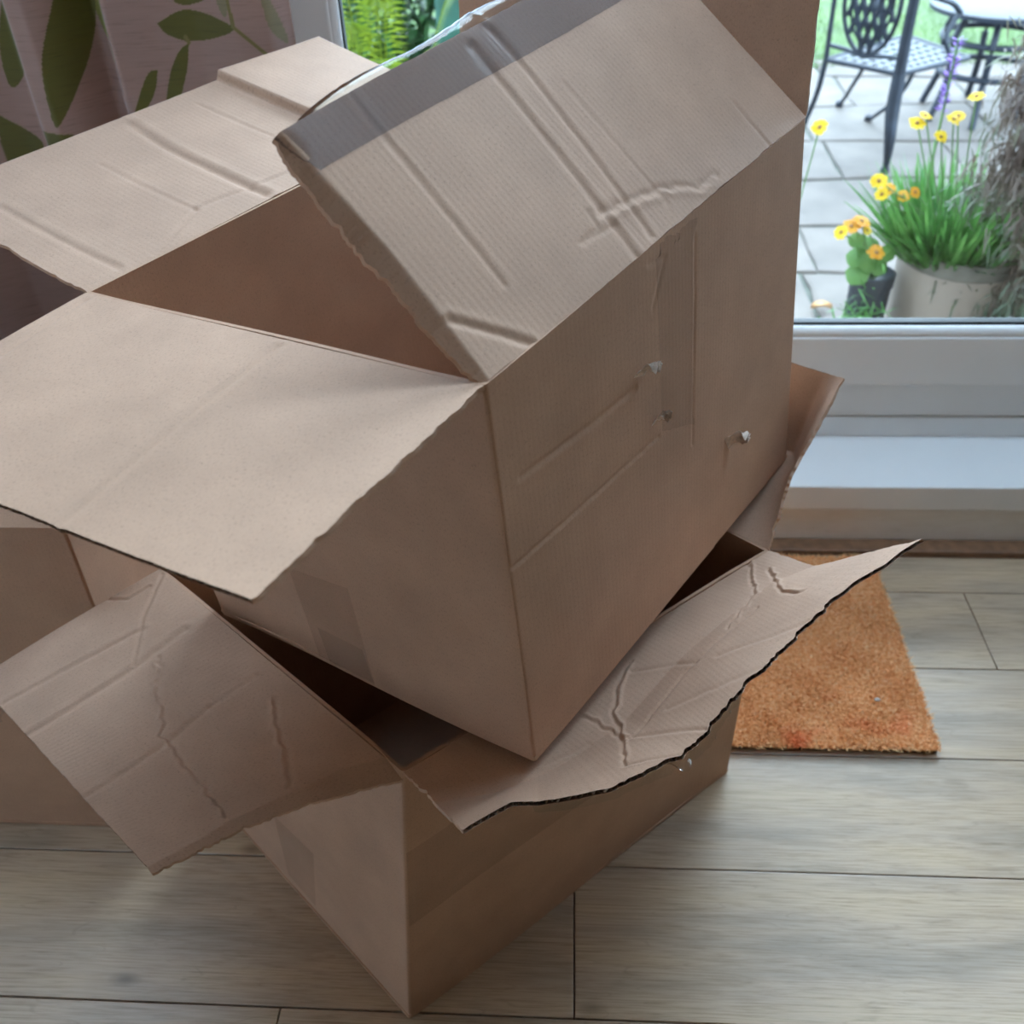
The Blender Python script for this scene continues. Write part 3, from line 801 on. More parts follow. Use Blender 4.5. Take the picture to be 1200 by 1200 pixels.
p_f2 = Panel('f2', (-.2, -.9, .6), 340, 150, jag=(.004, .001, .002, .001), extra=ex_f2, wob=.0013, seed=42)
o_f2 = p_f2.build('flap', up, CARDI)
p_f2.strip('tape_strip', o_f2, [(.022, .835), (0.002, .998), (.998, .998), (.998, .80)], M_TAPED, n=(24, 80))
p_f3 = Panel('f3', (-.4, -.9, 0), 120, 70, jag=(.002, .001, 0, .001), wob=.001, seed=43)
p_f3.build('flap', up, CARDI)


def ex_f4(U, V, X, Y, s):
    line = np.interp(V, [0, .47, .72, .958, 1], [.698, .693, .690, .682, .680])
    st = np.clip((U - line) * s.Lu / .004, 0, 1)
    e = np.clip((U - line) * s.Lu - .004, 0, .2)
    return (.013 * st - e * .05) * np.clip(V * 3, 0, 1) - .003 * np.sin(np.pi * V)


p_f4 = Panel('f4', (0, 0, 1), 320, 110, jag=(.004, .001, 0, .0008), extra=ex_f4, wob=.0012, seed=44)
p_f4.build('flap', up, CARDI)
pu_R.strip('tape_strip', ouR, [(.422, .012), (.552, .012), (.545, .525), (.432, .453)], M_TAPE, rag=.012)
pu_L.strip('tape_strip', ouL, [(.638, .67), (.45, .657), (.45, .985), (.635, .985)], M_TAPE)
pu_L.strip('tape_strip', ouL, [(.603, .86), (.46, .865), (.45, .993), (.60, .993)], M_TAPE, off=.001)
# torn paper curls on the right-hand side
for (u_, v_), sz, rot in (((.362, .26), .026, 1.2), ((.413, .408), .022, 1.6), ((.688, .698), .030, .5)):
    c, nrm = pu_R.at(u_, v_, .0008)
    t1 = np.array(UP['B']) - np.array(UP['A']); t1 /= np.linalg.norm(t1); t2 = np.cross(nrm, t1)
    A = np.cos(rot) * t1 + np.sin(rot) * t2; B = -np.sin(rot) * t1 + np.cos(rot) * t2
    a, b = np.meshgrid(np.linspace(0, 1, 10), np.linspace(-.5, .5, 8), indexing='ij')
    wd = (1 - .55 * a) * sz * .9
    jj = 1 + .25 * np.sin(b * 17 + a * 9)
    Q = c + (a * sz * jj - .5 * sz * a ** 2)[..., None] * A + (b * wd)[..., None] * B + (sz * .75 * a ** 1.6)[..., None] * nrm
    mesh_np('paper_tear', Q.reshape(-1, 3), grid_faces(10, 8), M_TORN, ouR)

# clear film curling off the outer edge of the raised flap, and off the torn low flap
G = p_f2.surf(0); edge = G[:, -1]; nrm = p_f2.n[:, -1]; gv = G[:, -1] - G[:, -6]; gv /= np.linalg.norm(gv, axis=1)[:, None]
ii = np.arange(18, p_f2.nu - 1, 2); q = np.linspace(0, 1, 12)
sfrac = (ii - 18) / (p_f2.nu - 19)
hgt = .010 * np.sin(np.pi * np.clip(sfrac * 1.15, 0, 1)) ** .7 + .003 * np.sin(sfrac * 17) + .004
Q = edge[ii][:, None] + gv[ii][:, None] * (hgt[:, None] * np.sin(q * 2.2)[None])[..., None] - nrm[ii][:, None] * ((.008 + .002 * np.sin(sfrac * 19))[:, None] * (1 - np.cos(q * 2.6))[None])[..., None]
mesh_np('plastic_film', Q.reshape(-1, 3), grid_faces(len(ii), 12), M_FILM, o_f2)
G = p_lb.surf(-.004); nu = p_lb.nu; i0, i1 = int(nu * .14), int(nu * .60)
ii = np.arange(i0, i1, 2); edge = G[ii, -1]; inn = G[ii, -5]; gv = edge - inn; gv /= np.linalg.norm(gv, axis=1)[:, None]
sf = (ii - i0) / (i1 - i0); hg = (.012 * np.sin(np.pi * sf) ** .8 + .002 * np.sin(sf * 19) + .002)
q = np.linspace(0, 1, 8)
Q = (edge - .010 * gv)[:, None] + gv[:, None] * ((hg + .010)[:, None] * q[None])[..., None] + np.array([0, 0, -1.]) * ((.008 + .002 * np.sin(sf * 14))[:, None] * q[None] ** 1.5)[..., None]
mesh_np('plastic_film', Q.reshape(-1, 3), grid_faces(len(ii), 8), M_FILM, o_lb)

G = p_la.surf(0); e0 = int(p_la.nu * .80); e1 = int(p_la.nu * .90)
ii = np.arange(e0, e1, 2); edge = G[ii, -1]; gv = edge - G[ii, -6]; gv /= np.linalg.norm(gv, axis=1)[:, None]
sf = (ii - e0) / (e1 - e0); q = np.linspace(0, 1, 8)
Q = edge[:, None] + gv[:, None] * (.016 * np.sin(np.pi * (.15 + .8 * sf))[:, None] * np.sin(q * 1.9)[None])[..., None] - np.array([0, 0, 1.]) * (.012 * q ** 1.6)[None, :, None]
mesh_np('plastic_film', Q.reshape(-1, 3), grid_faces(len(ii), 8), M_TAPE, o_la)

# ---- third carton at the left
X0, X1, YA, YB, ZT = -1.22, -0.612, 0.842, 1.29, 0.622
third = empty('cardboard_box', (-.91, 1.06, 0), 'closed brown cardboard box on the floor at the left edge, before the curtain', 'box')
lean = .012
PANELS['tF'] = [[(X0, YA + .008, ZT), (X1 + lean, YA + .008, ZT)], [(X0, YA, 0), (X1, YA, 0)]]
PANELS['tR'] = [[(X1 + lean, YA + .008, ZT), (X1 + lean, YB, ZT)], [(X1, YA, 0), (X1, YB, 0)]]
PANELS['tL'] = [[(X0, YA, ZT), (X0, YB, ZT)], [(X0, YA, 0), (X0, YB, 0)]]
PANELS['tB'] = [[(X0, YB, ZT), (X1 + lean, YB, ZT)], [(X0, YB, 0), (X1, YB, 0)]]
ym = (YA + YB) / 2
PANELS['tT1'] = [[(X0, YA + .008, ZT), (X1 + lean, YA + .008, ZT)], [(X0, ym - .001, ZT + .012), (X1 + lean, ym - .001, ZT + .012)]]
PANELS['tT2'] = [[(X0, YB, ZT), (X1 + lean, YB, ZT)], [(X0, ym + .001, ZT + .010), (X1 + lean, ym + .001, ZT + .010)]]
PANELS['tbase'] = [[(X0, YA, .005), (X1, YA, .005)], [(X0, YB, .005), (X1, YB, .005)]]
C3 = (M_CARD3, M_FLUTE)
for key, fc in (('tF', (0, -1, 0)), ('tR', (1, 0, 0)), ('tL', (-1, 0, 0)), ('tB', (0, 1, 0))):
    Panel(key, fc, 60, 50, corner=.004, wob=.002, seed=len(key) + ord(key[1])).build('side_panel', third, C3, False)
Panel('tT1', (0, 0, 1), 60, 30, seed=71).build('flap', third, C3)
Panel('tT2', (0, 0, 1), 60, 30, seed=72).build('flap', third, C3)
Panel('tbase', (0, 0, -1), 20, 20, seed=73).build('base_panel', third, C3, False)

# ------------------------------------------------------------------ curtain
LEAVES = [
 ([(-0.596, 1.031), (-0.558, 1.047), (-0.521, 1.042), (-0.485, 1.023), (-0.516, 1.01), (-0.555, 1.006), (-0.585, 1.016)], 1),
 ([(-0.557, 1.004), (-0.569, 0.966), (-0.593, 0.921), (-0.61, 0.918), (-0.595, 0.961), (-0.574, 0.993)], 1),
 ([(-0.61, 0.97), (-0.623, 0.937), (-0.651, 0.904), (-0.662, 0.9), (-0.64, 0.943), (-0.623, 0.967)], 1),
 ([(-0.705, 1.072), (-0.683, 1.06), (-0.672, 1.032), (-0.668, 0.982), (-0.691, 1.002), (-0.702, 1.033)], 2),
 ([(-0.746, 1.062), (-0.701, 1.061), (-0.713, 1.016), (-0.738, 0.957), (-0.778, 0.895), (-0.782, 0.933), (-0.772, 0.993)], 1),
 ([(-0.814, 0.889), (-0.763, 0.88), (-0.792, 0.854), (-0.822, 0.846)], 1),
 ([(-0.828, 1.085), (-0.814, 1.063), (-0.815, 1.018), (-0.839, 0.959), (-0.873, 0.934), (-0.869, 0.995)], 1),
 ([(-0.663, 1.093), (-0.666, 1.06), (-0.676, 1.045), (-0.679, 1.065)], 3),
 ([(-0.563, 1.074), (-0.516, 1.064), (-0.543, 1.054), (-0.564, 1.058)], 1),
 ([(-0.497, 1.079), (-0.486, 1.062), (-0.494, 1.037), (-0.502, 1.057)], 3),
 ([(-0.439, 1.071), (-0.428, 1.056), (-0.416, 0.997), (-0.434, 1.022)], 3),
 ([(-0.914, 0.897), (-0.85, 0.846), (-0.919, 0.81)], 1),
]
PRINT = {1: (0.125, 0.118, 0.018), 2: (0.27, 0.275, 0.05), 3: (0.27, 0.24, 0.14)}
cx0, cx1 = -1.15, -0.408
xa = np.concatenate([np.linspace(cx0, -.92, 60), np.linspace(-.92, cx1, 330)[1:]])
za = np.concatenate([np.linspace(.02, .75, 60), np.linspace(.75, 1.12, 260)[1:], np.linspace(1.12, 2.28, 60)[1:]])
X, Zc = np.meshgrid(xa, za, indexing='ij')
kx = [-1.15, -1.05, -.96, -.875, -.842, -.805, -.775, -.735, -.712, -.690, -.665, -.60, -.54, -.48, -.435, -.408]
ky = [1.525, 1.475, 1.545, 1.548, 1.545, 1.475, 1.468, 1.515, 1.545, 1.530, 1.470, 1.487, 1.493, 1.487, 1.490, 1.530]
fx = np.linspace(cx0, cx1, 600); fy = np.interp(fx, kx, ky)
ker = np.exp(-np.linspace(-2, 2, 17) ** 2); ker /= ker.sum(); fy = np.convolve(np.pad(fy, 8, mode='edge'), ker, 'valid')
Yc = np.interp(X, fx, fy) + .004 * np.sin(Zc * 7 + X * 9)
colr = np.zeros(X.shape + (4,)); colr[..., :3] = (0.42, 0.275, 0.235); colr[..., 3] = 1
pts2 = np.stack([X, Zc], -1)


def inpoly(poly, P):
    ins = np.zeros(P.shape[:-1], bool); n_ = len(poly)
    for i in range(n_):
        (x1, y1), (x2, y2) = poly[i], poly[(i + 1) % n_]
        c = ((y1 > P[..., 1]) != (y2 > P[..., 1]))
        xx = (x2 - x1) * (P[..., 1] - y1) / ((y2 - y1) if y2 != y1 else 1e-9) + x1
        ins ^= c & (P[..., 0] < xx)
    return ins


def rounded(poly):
    q = np.array([(a, b) for a, b in poly]); q3 = np.column_stack([np.vstack([q, q[:1]]), np.zeros(len(q) + 1)])
    return spline(q3, 40)[:-1, :2].tolist()


more = []
for dz in (.34, .68, 1.02, -.42, -.8):
    for poly, c in LEAVES:
        sh = random.uniform(-.03, .03)
        more.append(([(a + sh, b + dz) for a, b in poly], c))
for poly, c in LEAVES + more: colr[inpoly(rounded(poly), pts2), :3] = PRINT[c]
for a, b in (((-0.486, 1.062), (-0.485, 1.025)), ((-0.485, 1.025), (-0.443, 0.986)), ((-.557, 1.004), (-.56, 1.012))):
    a = np.array(a); b = np.array(b); d = b - a; t = np.clip(((pts2 - a) @ d) / (d @ d), 0, 1)
    colr[np.linalg.norm(pts2 - a - t[..., None] * d, axis=-1) < .0028, :3] = (.22, .19, .06)
cur = mesh_np('curtain', np.stack([X, Yc, Zc], -1).reshape(-1, 3), grid_faces(*X.shape), M_FABRIC, None, col=colr.reshape(-1, 4))
md = cur.modifiers.new('cloth_thickness', 'SOLIDIFY'); md.thickness = .0015; md.offset = 0
tag(cur, 'pale mauve curtain printed with olive leaves hanging beside the patio door', 'curtain')



# ------------------------------------------------------------------ garden
GZ = -0.32
M_STONE = simple('weathered_sandstone', (0.11, 0.088, 0.07), 0.8, noise=0.25, nscale=5, bump=0.5, bscale=60)
M_MORTAR = simple('mossy_mortar', (0.075, 0.077, 0.058), 0.95, noise=0.35, nscale=12)
M_SOIL = simple('garden_soil', (0.06, 0.045, 0.03), 0.95, noise=0.4, nscale=20)
M_LAWN = leaf_mat('lawn_grass', [(0.3, (0.04, 0.09, 0.010)), (0.6, (0.075, 0.15, 0.018)), (0.8, (0.11, 0.19, 0.03))], 3.0, 0.6, 0.3)
M_IRON = simple('blue_black_cast_metal', (0.020, 0.025, 0.034), 0.5, metal=0.0, noise=0.3, nscale=15, spec=0.35)
M_POT = simple('pale_grey_planter', (0.285, 0.225, 0.175), 0.65, noise=0.10, nscale=9, bump=0.2, bscale=90)
M_POTRIM = simple('dirty_planter_rim', (0.12, 0.105, 0.08), 0.75, noise=0.25, nscale=25)
M_DARKPOT = simple('black_plastic_pot', (0.03, 0.033, 0.04), 0.45, noise=0.2)
M_FERN = leaf_mat('fern_green', [(0.3, (0.07, 0.13, 0.012)), (0.55, (0.19, 0.26, 0.02)), (0.75, (0.32, 0.36, 0.03))], 5, 0.45, 0.4)
M_FERN2 = leaf_mat('fern_dark', [(0.3, (0.018, 0.075, 0.022)), (0.7, (0.06, 0.15, 0.04))], 6, 0.45, 0.35)
M_STRAP = leaf_mat('strap_leaf_green', [(0.3, (0.035, 0.12, 0.025)), (0.5, (0.09, 0.23, 0.05)), (0.75, (0.18, 0.36, 0.09))], 9, 0.4, 0.3)
M_MAPLE = leaf_mat('lacy_maple_leaf', [(0.28, (0.09, 0.05, 0.042)), (0.42, (0.15, 0.11, 0.08)), (0.52, (0.115, 0.145, 0.09)), (0.66, (0.08, 0.105, 0.065)), (0.76, (0.24, 0.235, 0.035))], 3.2, 0.5, 0.3)
M_BARK = simple('brown_bark', (0.09, 0.06, 0.045), 0.85, noise=0.3, nscale=30)
M_YEL = leaf_mat('yellow_petal', [(0.3, (0.60, 0.36, 0.006)), (0.7, (0.70, 0.50, 0.02))], 20, 0.5, 0.3)
M_ORA = leaf_mat('orange_petal', [(0.3, (0.55, 0.20, 0.01)), (0.7, (0.60, 0.32, 0.02))], 20, 0.5, 0.3)
M_CORE = simple('brown_flower_centre', (0.18, 0.08, 0.02), 0.8)
M_STEM = simple('green_stem', (0.12, 0.22, 0.07), 0.6)
M_PURP = leaf_mat('purple_floret', [(0.3, (0.16, 0.06, 0.32)), (0.7, (0.30, 0.14, 0.50))], 30, 0.5, 0.3)
M_PINK = leaf_mat('pink_floret', [(0.3, (0.55, 0.08, 0.14)), (0.7, (0.70, 0.22, 0.26))], 30, 0.5, 0.3)
M_ROUND = leaf_mat('round_leaf_green', [(0.3, (0.06, 0.16, 0.03)), (0.7, (0.15, 0.26, 0.07))], 14, 0.45, 0.3)
M_DRY = leaf_mat('dry_leaf', [(0.3, (0.50, 0.27, 0.10)), (0.7, (0.70, 0.45, 0.25))], 30, 0.7, 0.1)
M_BIN = simple('dark_green_box', (0.03, 0.11, 0.075), 0.5, noise=0.35, nscale=10)
M_POST = simple('dark_brown_timber', (0.06, 0.035, 0.028), 0.8, noise=0.3, nscale=12)

tag(MB().box(-9, 9, 1.80, 16, GZ - .2, GZ - .045).build('ground', M_SOIL), kind='structure')
tag(MB().box(-2.2, 2.8, 1.62, 1.795, GZ - .06, -.06).box(DX0 - .02, DX1 + .02, 1.61, 1.785, -.06, .094).build('trim_3', M_WALL), kind='structure')
# flagstone patio: every slab a piece of its own
patio = tag(MB().box(-4, 4, 1.80, 6.6, GZ - .045, GZ - .010).build('patio', M_MORTAR), kind='structure')
ry = [1.82, 2.45, 2.98, 3.48, 4.0, 4.46, 5.02, 5.58, 6.1, 6.55]
for i in range(len(ry) - 1):
    x = -3.3 + random.uniform(0, .5)
    while x < 3.4:
        w = random.uniform(.45, .95)
        y0, y1 = ry[i], ry[i + 1]
        gp = .008
        sk = lambda q, yy, i_: yy + .045 * math.sin(1.7 * q + 2.3 * i_)
        dx0, dx1 = random.uniform(-.03, .03), random.uniform(-.03, .03)
        c = [(x + gp, sk(x, y0, i) + gp), (x + w - gp, sk(x + w, y0, i) + gp), (x + w - gp + dx1 * 0, sk(x + w, y1, i + 1) - gp), (x + gp, sk(x, y1, i + 1) - gp)]
        P = []
        for a in range(4):                       # uneven riven edges
            p, q = np.array(c[a]), np.array(c[(a + 1) % 4])
            for t in (0, .25, .5, .75):
                P.append(p + (q - p) * t + np.array([random.uniform(-.008, .008), random.uniform(-.008, .008)]))
        P = np.array(P); cen = P.mean(0); n_ = len(P); zt = random.uniform(-.002, .003)
        V = [(a, b, -.03) for a, b in P] + [(a, b, zt - .004) for a, b in P] + [(*(cen + (np.array([a, b]) - cen) * .97), zt + random.uniform(-.001, .002)) for a, b in P]
        V = np.array(V) - np.array([cen[0], cen[1], 0])
        F = [tuple(range(2 * n_, 3 * n_))]
        for k in range(n_):
            l = (k + 1) % n_
            F += [(k, l, n_ + l, n_ + k), (n_ + k, n_ + l, 2 * n_ + l, 2 * n_ + k)]
        o = mesh_np('flagstone', V, F, M_STONE, patio, smooth=False)
        o.location = (cen[0], cen[1], GZ)
        x += w


def blades_mesh(base, d, length, width, droop, seg=3):
    """many strap leaves: base (n,3), direction (n,3), length, width, droop arrays"""
    n = len(base); t = np.linspace(0, 1, seg + 1)
    d = d / np.linalg.norm(d, axis=1, keepdims=True)
    side = np.cross(d, np.array([0, 0, 1.0]) + RNG.normal(0, .25, (n, 3))); side /= np.linalg.norm(side, axis=1, keepdims=True) + 1e-9
    V = []
    for k, tt in enumerate(t):
        c = base + d * (length * tt)[:, None]; c[:, 2] -= droop * tt ** 2
        w = width * (1 - .92 * tt ** 2.2) * (.55 + .9 * min(tt * 3, .5))
        V.append(c - side * w[:, None] / 2); V.append(c + side * w[:, None] / 2)
    V = np.stack(V, 1).reshape(-1, 3); m = 2 * (seg + 1)
    F = np.concatenate([np.arange(n)[:, None] * m + np.array([[2 * k, 2 * k + 1, 2 * k + 3, 2 * k + 2]]) for k in range(seg)])
    return V, F


# lawn
lawn = tag(MB().box(-6, 8, 6.35, 15, GZ - .02, GZ - .002).build('lawn', M_LAWN), kind='structure')
n = 60000
b = np.stack([RNG.uniform(-3.2, 5, n), 6.33 + 4.5 * RNG.random(n) ** 1.6, np.full(n, GZ - .004)], 1)
V, F = blades_mesh(b, np.stack([RNG.normal(0, .35, n), RNG.normal(0, .35, n), np.ones(n)], 1), RNG.uniform(.02, .05, n), RNG.uniform(.004, .008, n), RNG.uniform(0, .01, n), 1)
tag(mesh_np('grass', V, F, M_LAWN, None, smooth=False), 'bright green lawn grass growing beyond the stone patio', 'grass', kind='stuff')

# ---- metal garden chair seen from behind
ch = empty('garden_chair', (1.47, 4.85, GZ), 'blue-black cast metal garden chair with lattice back on the patio, turned away', 'chair')
SL, SN, SR, SF = [np.array(q) for q in ((1.161, 4.787, .12), (1.426, 4.536, .12), (1.793, 4.775, .12), (1.624, 5.186, .12))]


def seat_pt(a, b): return (SN * (1 - a) + SL * a) * (1 - b) + (SR * (1 - a) + SF * a) * b


# slotted seat: bars both ways leave real slots
sm_ = MB()
for e in ((SN, SL), (SL, SF), (SF, SR), (SR, SN)): sm_.tube([e[0], e[1]], .012, 8)
sm_.build('seat_frame', M_IRON, ch, smooth=True)


def flat_bar(p, q, w, t):
    p, q = np.array(p, float), np.array(q, float); d = q - p; d /= np.linalg.norm(d)
    s = np.cross(d, (0, 0, 1)); s /= np.linalg.norm(s) + 1e-9; u_ = np.cross(s, d)
    V = [a + s * i * w / 2 + u_ * j * t / 2 for a in (p, q) for i, j in ((-1, -1), (1, -1), (1, 1), (-1, 1))]
    return V, [(0, 1, 2, 3), (7, 6, 5, 4), (0, 4, 5, 1), (1, 5, 6, 2), (2, 6, 7, 3), (3, 7, 4, 0)]


for k in range(7):
    a = (k + .5) / 7; MB().add(*flat_bar(seat_pt(a, 0), seat_pt(a, 1), .030, .006)).build('seat_slat', M_IRON, ch)
for k in range(10):
    b_ = (k + .5) / 10; MB().add(*flat_bar(seat_pt(0, b_), seat_pt(1, b_), .022, .007)).build('seat_slat', M_IRON, ch)
foot = lambda x, y: (x, y, GZ + .006)


def leg(pts, r, scroll=True):
    m = MB().tube(spline(pts, 22), np.interp(np.linspace(0, 1, 22), np.linspace(0, 1, len(r)), r), 8)
    m.lathe([(0.002, .03), (.018, .022), (.022, .006), (.016, -.006), (.001, -.006)], foot(pts[-1][0], pts[-1][1]), 10)
    m.build('leg', M_IRON, ch, smooth=True)


leg([SN + (0, 0, .0), (1.425, 4.52, -.03), (1.432, 4.50, -.14), (1.452, 4.535, -.25), foot(1.458, 4.555)], [.030, .032, .026, .017, .012])
leg([SL, (1.15, 4.80, -.02), (1.13, 4.83, -.14), (1.125, 4.90, -.25), foot(1.132, 4.954)], [.013, .013, .012, .011, .010])
leg([SF, (1.67, 5.10, .02), (1.63, 5.12, -.14), (1.57, 5.24, -.27), foot(1.557, 5.308)], [.013, .012, .011, .010, .009])
leg([(1.43, 5.08, .115), (1.46, 5.22, -.02), (1.462, 5.40, -.18), (1.46, 5.50, -.27), foot(1.46, 5.56)], [.012, .011, .010, .009, .009])
# back: two posts, lattice oval, rails
up_ = lambda P, h_: P + np.array([-.05, -.10, 1.0]) * h_
for P, r in ((SN, .026), (SL, .012)):
    MB().tube(spline([P + (0, 0, -.01), up_(P, .2), up_(P, .42) + (0, -.02, 0)], 12), np.linspace(r, r * .85, 12), 8).build('back_post', M_IRON, ch, smooth=True)
bp = lambda a, h_: up_(SL * (1 - a) + SN * a, h_)
ov = MB(); tt = np.linspace(0, 2 * np.pi, 41)
ov.tube([bp(.5 + .36 * np.cos(q), .27 + .215 * np.sin(q)) for q in tt], .010, 6)
for rr in (.27, ): ov.tube([bp(.5 + rr * np.cos(q), .27 + .17 * np.sin(q)) for q in tt], .006, 6)
ov.build('back_hoop', M_IRON, ch, smooth=True)
for sgn in (-1, 1):
    for k in range(-2, 3):
        c0 = .5 + k * .115; pts = []
        for q in np.linspace(-.21, .21, 7):
            a = c0 + sgn * q * .9
            if ((a - .5) / .36) ** 2 + (q / .215) ** 2 < 1.0: pts.append(bp(a, .27 + q))
        if len(pts) > 2: MB().tube(pts, .012, 5).build('lattice_bar', M_IRON, ch, smooth=True)
for h_ in (.065, .47):
    MB().tube([bp(0.02, h_), bp(.25, h_ - .005), bp(.5, h_ - .02), bp(.75, h_ - .005), bp(.98, h_)], .010, 6).build('back_rail', M_IRON, ch, smooth=True)
# arm
MB().tube(spline([up_(SN, .34), (1.55, 4.62, .40), (1.66, 4.75, .35), (1.72, 4.80, .30)], 14), .013, 8).tube(spline([(1.72, 4.80, .31), (1.66, 4.74, .22), SN * .25 + SR * .75], 10), .011, 8).build('armrest', M_IRON, ch, smooth=True)
MB().tube(spline([up_(SL, .34), (1.22, 4.95, .38), (1.42, 5.12, .32)], 14), .012, 8).tube(spline([(1.42, 5.12, .32), (1.45, 5.05, .22), SL * .35 + SF * .65], 10), .010, 8).build('armrest', M_IRON, ch, smooth=True)

# ---- metal garden table behind the chair
tb = empty('garden_table', (2.12, 5.45, GZ), 'dark metal garden table with a ring shelf beside the lattice chair', 'table')
TC = (2.14, 5.42, 0)
MB().lathe([(.0, .215), (.32, .215), (.345, .205), (.345, .185), (.32, .180), (0, .180)], TC, 40).build('table_top', M_IRON, tb, smooth=True)
for z_, R_, r_ in ((.055, .25, .016), (-.10, .24, .015)):
    q = np.linspace(0, 2 * np.pi, 41)
    MB().tube([(TC[0] + R_ * np.cos(a), TC[1] + R_ * np.sin(a), z_) for a in q], r_, 8).build('ring_shelf', M_IRON, tb, smooth=True)
for a in (3.55, 4.35, 5.15, 0.2, 1.4, 2.4):
    c_, s_ = math.cos(a), math.sin(a)
    MB().tube(spline([(TC[0] + .20 * c_, TC[1] + .20 * s_, .185), (TC[0] + .26 * c_, TC[1] + .26 * s_, .05), (TC[0] + .24 * c_, TC[1] + .24 * s_, -.12), (TC[0] + .30 * c_, TC[1] + .30 * s_, GZ + .004)], 16), .017, 8).build('leg', M_IRON, tb, smooth=True)


# ---- fern and the things beside it, left pane
def frond(name, parent, base, az, L, rise, droop, mat_):
    t = np.linspace(0, 1, 60); dirh = np.array([math.cos(az), math.sin(az), 0])
    ax = base + dirh * (L * np.sin(t * 1.25) / 1.0 * .75)[:, None] + np.array([0, 0, 1.]) * (rise * np.sin(t * 1.9) - droop * t ** 3)[:, None]
    T = np.gradient(ax, axis=0); T /= np.linalg.norm(T, axis=1)[:, None]
    S = np.cross(T, (0, 0, 1)); S /= np.linalg.norm(S, axis=1)[:, None] + 1e-9; U_ = np.cross(S, T)
    m = MB().tube(ax, np.linspace(.0035, .001, 60), 5)
    V, F = [], []
    for i in range(5, 60):
        pl = (.05 + L * .22) * math.sin(min(1, (1.03 - t[i]) * 1.5) * math.pi / 2) * min(1, t[i] * 4)
        for sg in (-1, 1):
            d = S[i] * sg + T[i] * .28 - np.array([0, 0, .12]); d /= np.linalg.norm(d); w = .0052
            k = len(V); q = [ax[i], ax[i] + d * pl * .45 + T[i] * w * .5, ax[i] + d * pl, ax[i] + d * pl * .45 - T[i] * w * .5]
            q[2] = q[2] - np.array([0, 0, pl * .2])
            V += q; F.append((k, k + 1, k + 2, k + 3))
    m.add(V, F)
    return m.build(name, mat_, parent)


fn = empty('fern', (-.52, 3.0, GZ), 'yellow-green fern with arching fronds outside the left glass pane', 'fern')
fb = np.array([-.575, 3.02, -.05])
MB().lathe([(.001, 0.0), (.10, 0.0), (.13, .26), (.12, .262), (.115, .25), (.001, .25)], (fb[0], fb[1], GZ + .002), 24).build('pot', M_DARKPOT, fn, smooth=True)
for i, (az, L, rise, dr, mm) in enumerate([(2.7, .34, .86, .02, 0), (4.3, .16, .93, .0, 0), (5.6, .20, .95, .02, 0), (3.9, .22, .80, .02, 0), (5.0, .18, .84, .02, 0), (.1, .36, .84, .03, 0), (3.3, .40, .66, .08, 1), (4.2, .40, .66, .10, 0), (5.0, .34, .72, .06, 0), (5.8, .36, .74, .06, 0), (4.6, .26, .80, .04, 0), (3.7, .30, .78, .05, 1), (2.9, .46, .56, .12, 1), (0.3, .42, .6, .1, 1), (5.4, .44, .54, .14, 1), (4.9, .46, .50, .14, 1)]):
    frond('frond', fn, fb + np.array([random.uniform(-.03, .03), random.uniform(-.03, .03), 0]), az, L, rise, dr, (M_FERN, M_FERN2)[mm])
n = 1500
b = fb + RNG.normal(0, .10, (n, 3)) * np.array([2.6, 1.3, 1.2]) + np.array([0, .10, .26])
V, F = blades_mesh(b, RNG.normal(0, 1, (n, 3)) + np.array([0, 0, .2]), RNG.uniform(.05, .13, n), RNG.uniform(.012, .03, n), RNG.uniform(0, .05, n), 2)
tag(mesh_np('undergrowth', V, F, M_FERN2, fn), kind='stuff')
hd_ = empty('garden_shrub', (-.62, 3.9, GZ), 'dark green leafy shrub behind the fern fronds', 'shrub')
n = 5200
b = np.array([-.72, 3.85, .22]) + RNG.normal(0, 1, (n, 3)) * np.array([.28, .10, .36])
b[:, 2] = np.maximum(b[:, 2], GZ + .02)
V, F = blades_mesh(b, RNG.normal(0, 1, (n, 3)), RNG.uniform(.04, .10, n), RNG.uniform(.02, .045, n), RNG.uniform(0, .03, n), 2)
tag(mesh_np('foliage', V, F, M_FERN2, hd_), kind='stuff')
MB().tube(spline([(-.68, 3.9, GZ - .04), (-.66, 3.88, 0), (-.70, 3.86, .35)], 10), np.linspace(.02, .008, 10), 7).build('trunk', M_BARK, hd_, smooth=True)
bn = empty('storage_box', (-.34, 3.72, GZ), 'dark green garden box standing behind the fern', 'box')
MB().box(-.465, -.215, 3.58, 3.85, GZ + .002, .80, .015).build('body', M_BIN, bn)
MB().box(-.475, -.205, 3.57, 3.86, .8002, .84, .012).build('lid', M_BIN, bn)
ps = MB().box(-.30, -.02, 4.3, 4.46, GZ - .045, 1.5, .008)
tag(ps.build('timber_post', M_POST), 'dark brown timber post beyond the green garden box', 'post')
gp_ = MB().box(-.70, -.65, 4.10, 4.15, GZ - .045, 1.3, .006)
tag(gp_.build('timber_post', simple('grey_timber', (.22, .19, .17), .8, noise=.3)), 'thin grey timber post rising behind the fern fronds', 'post')

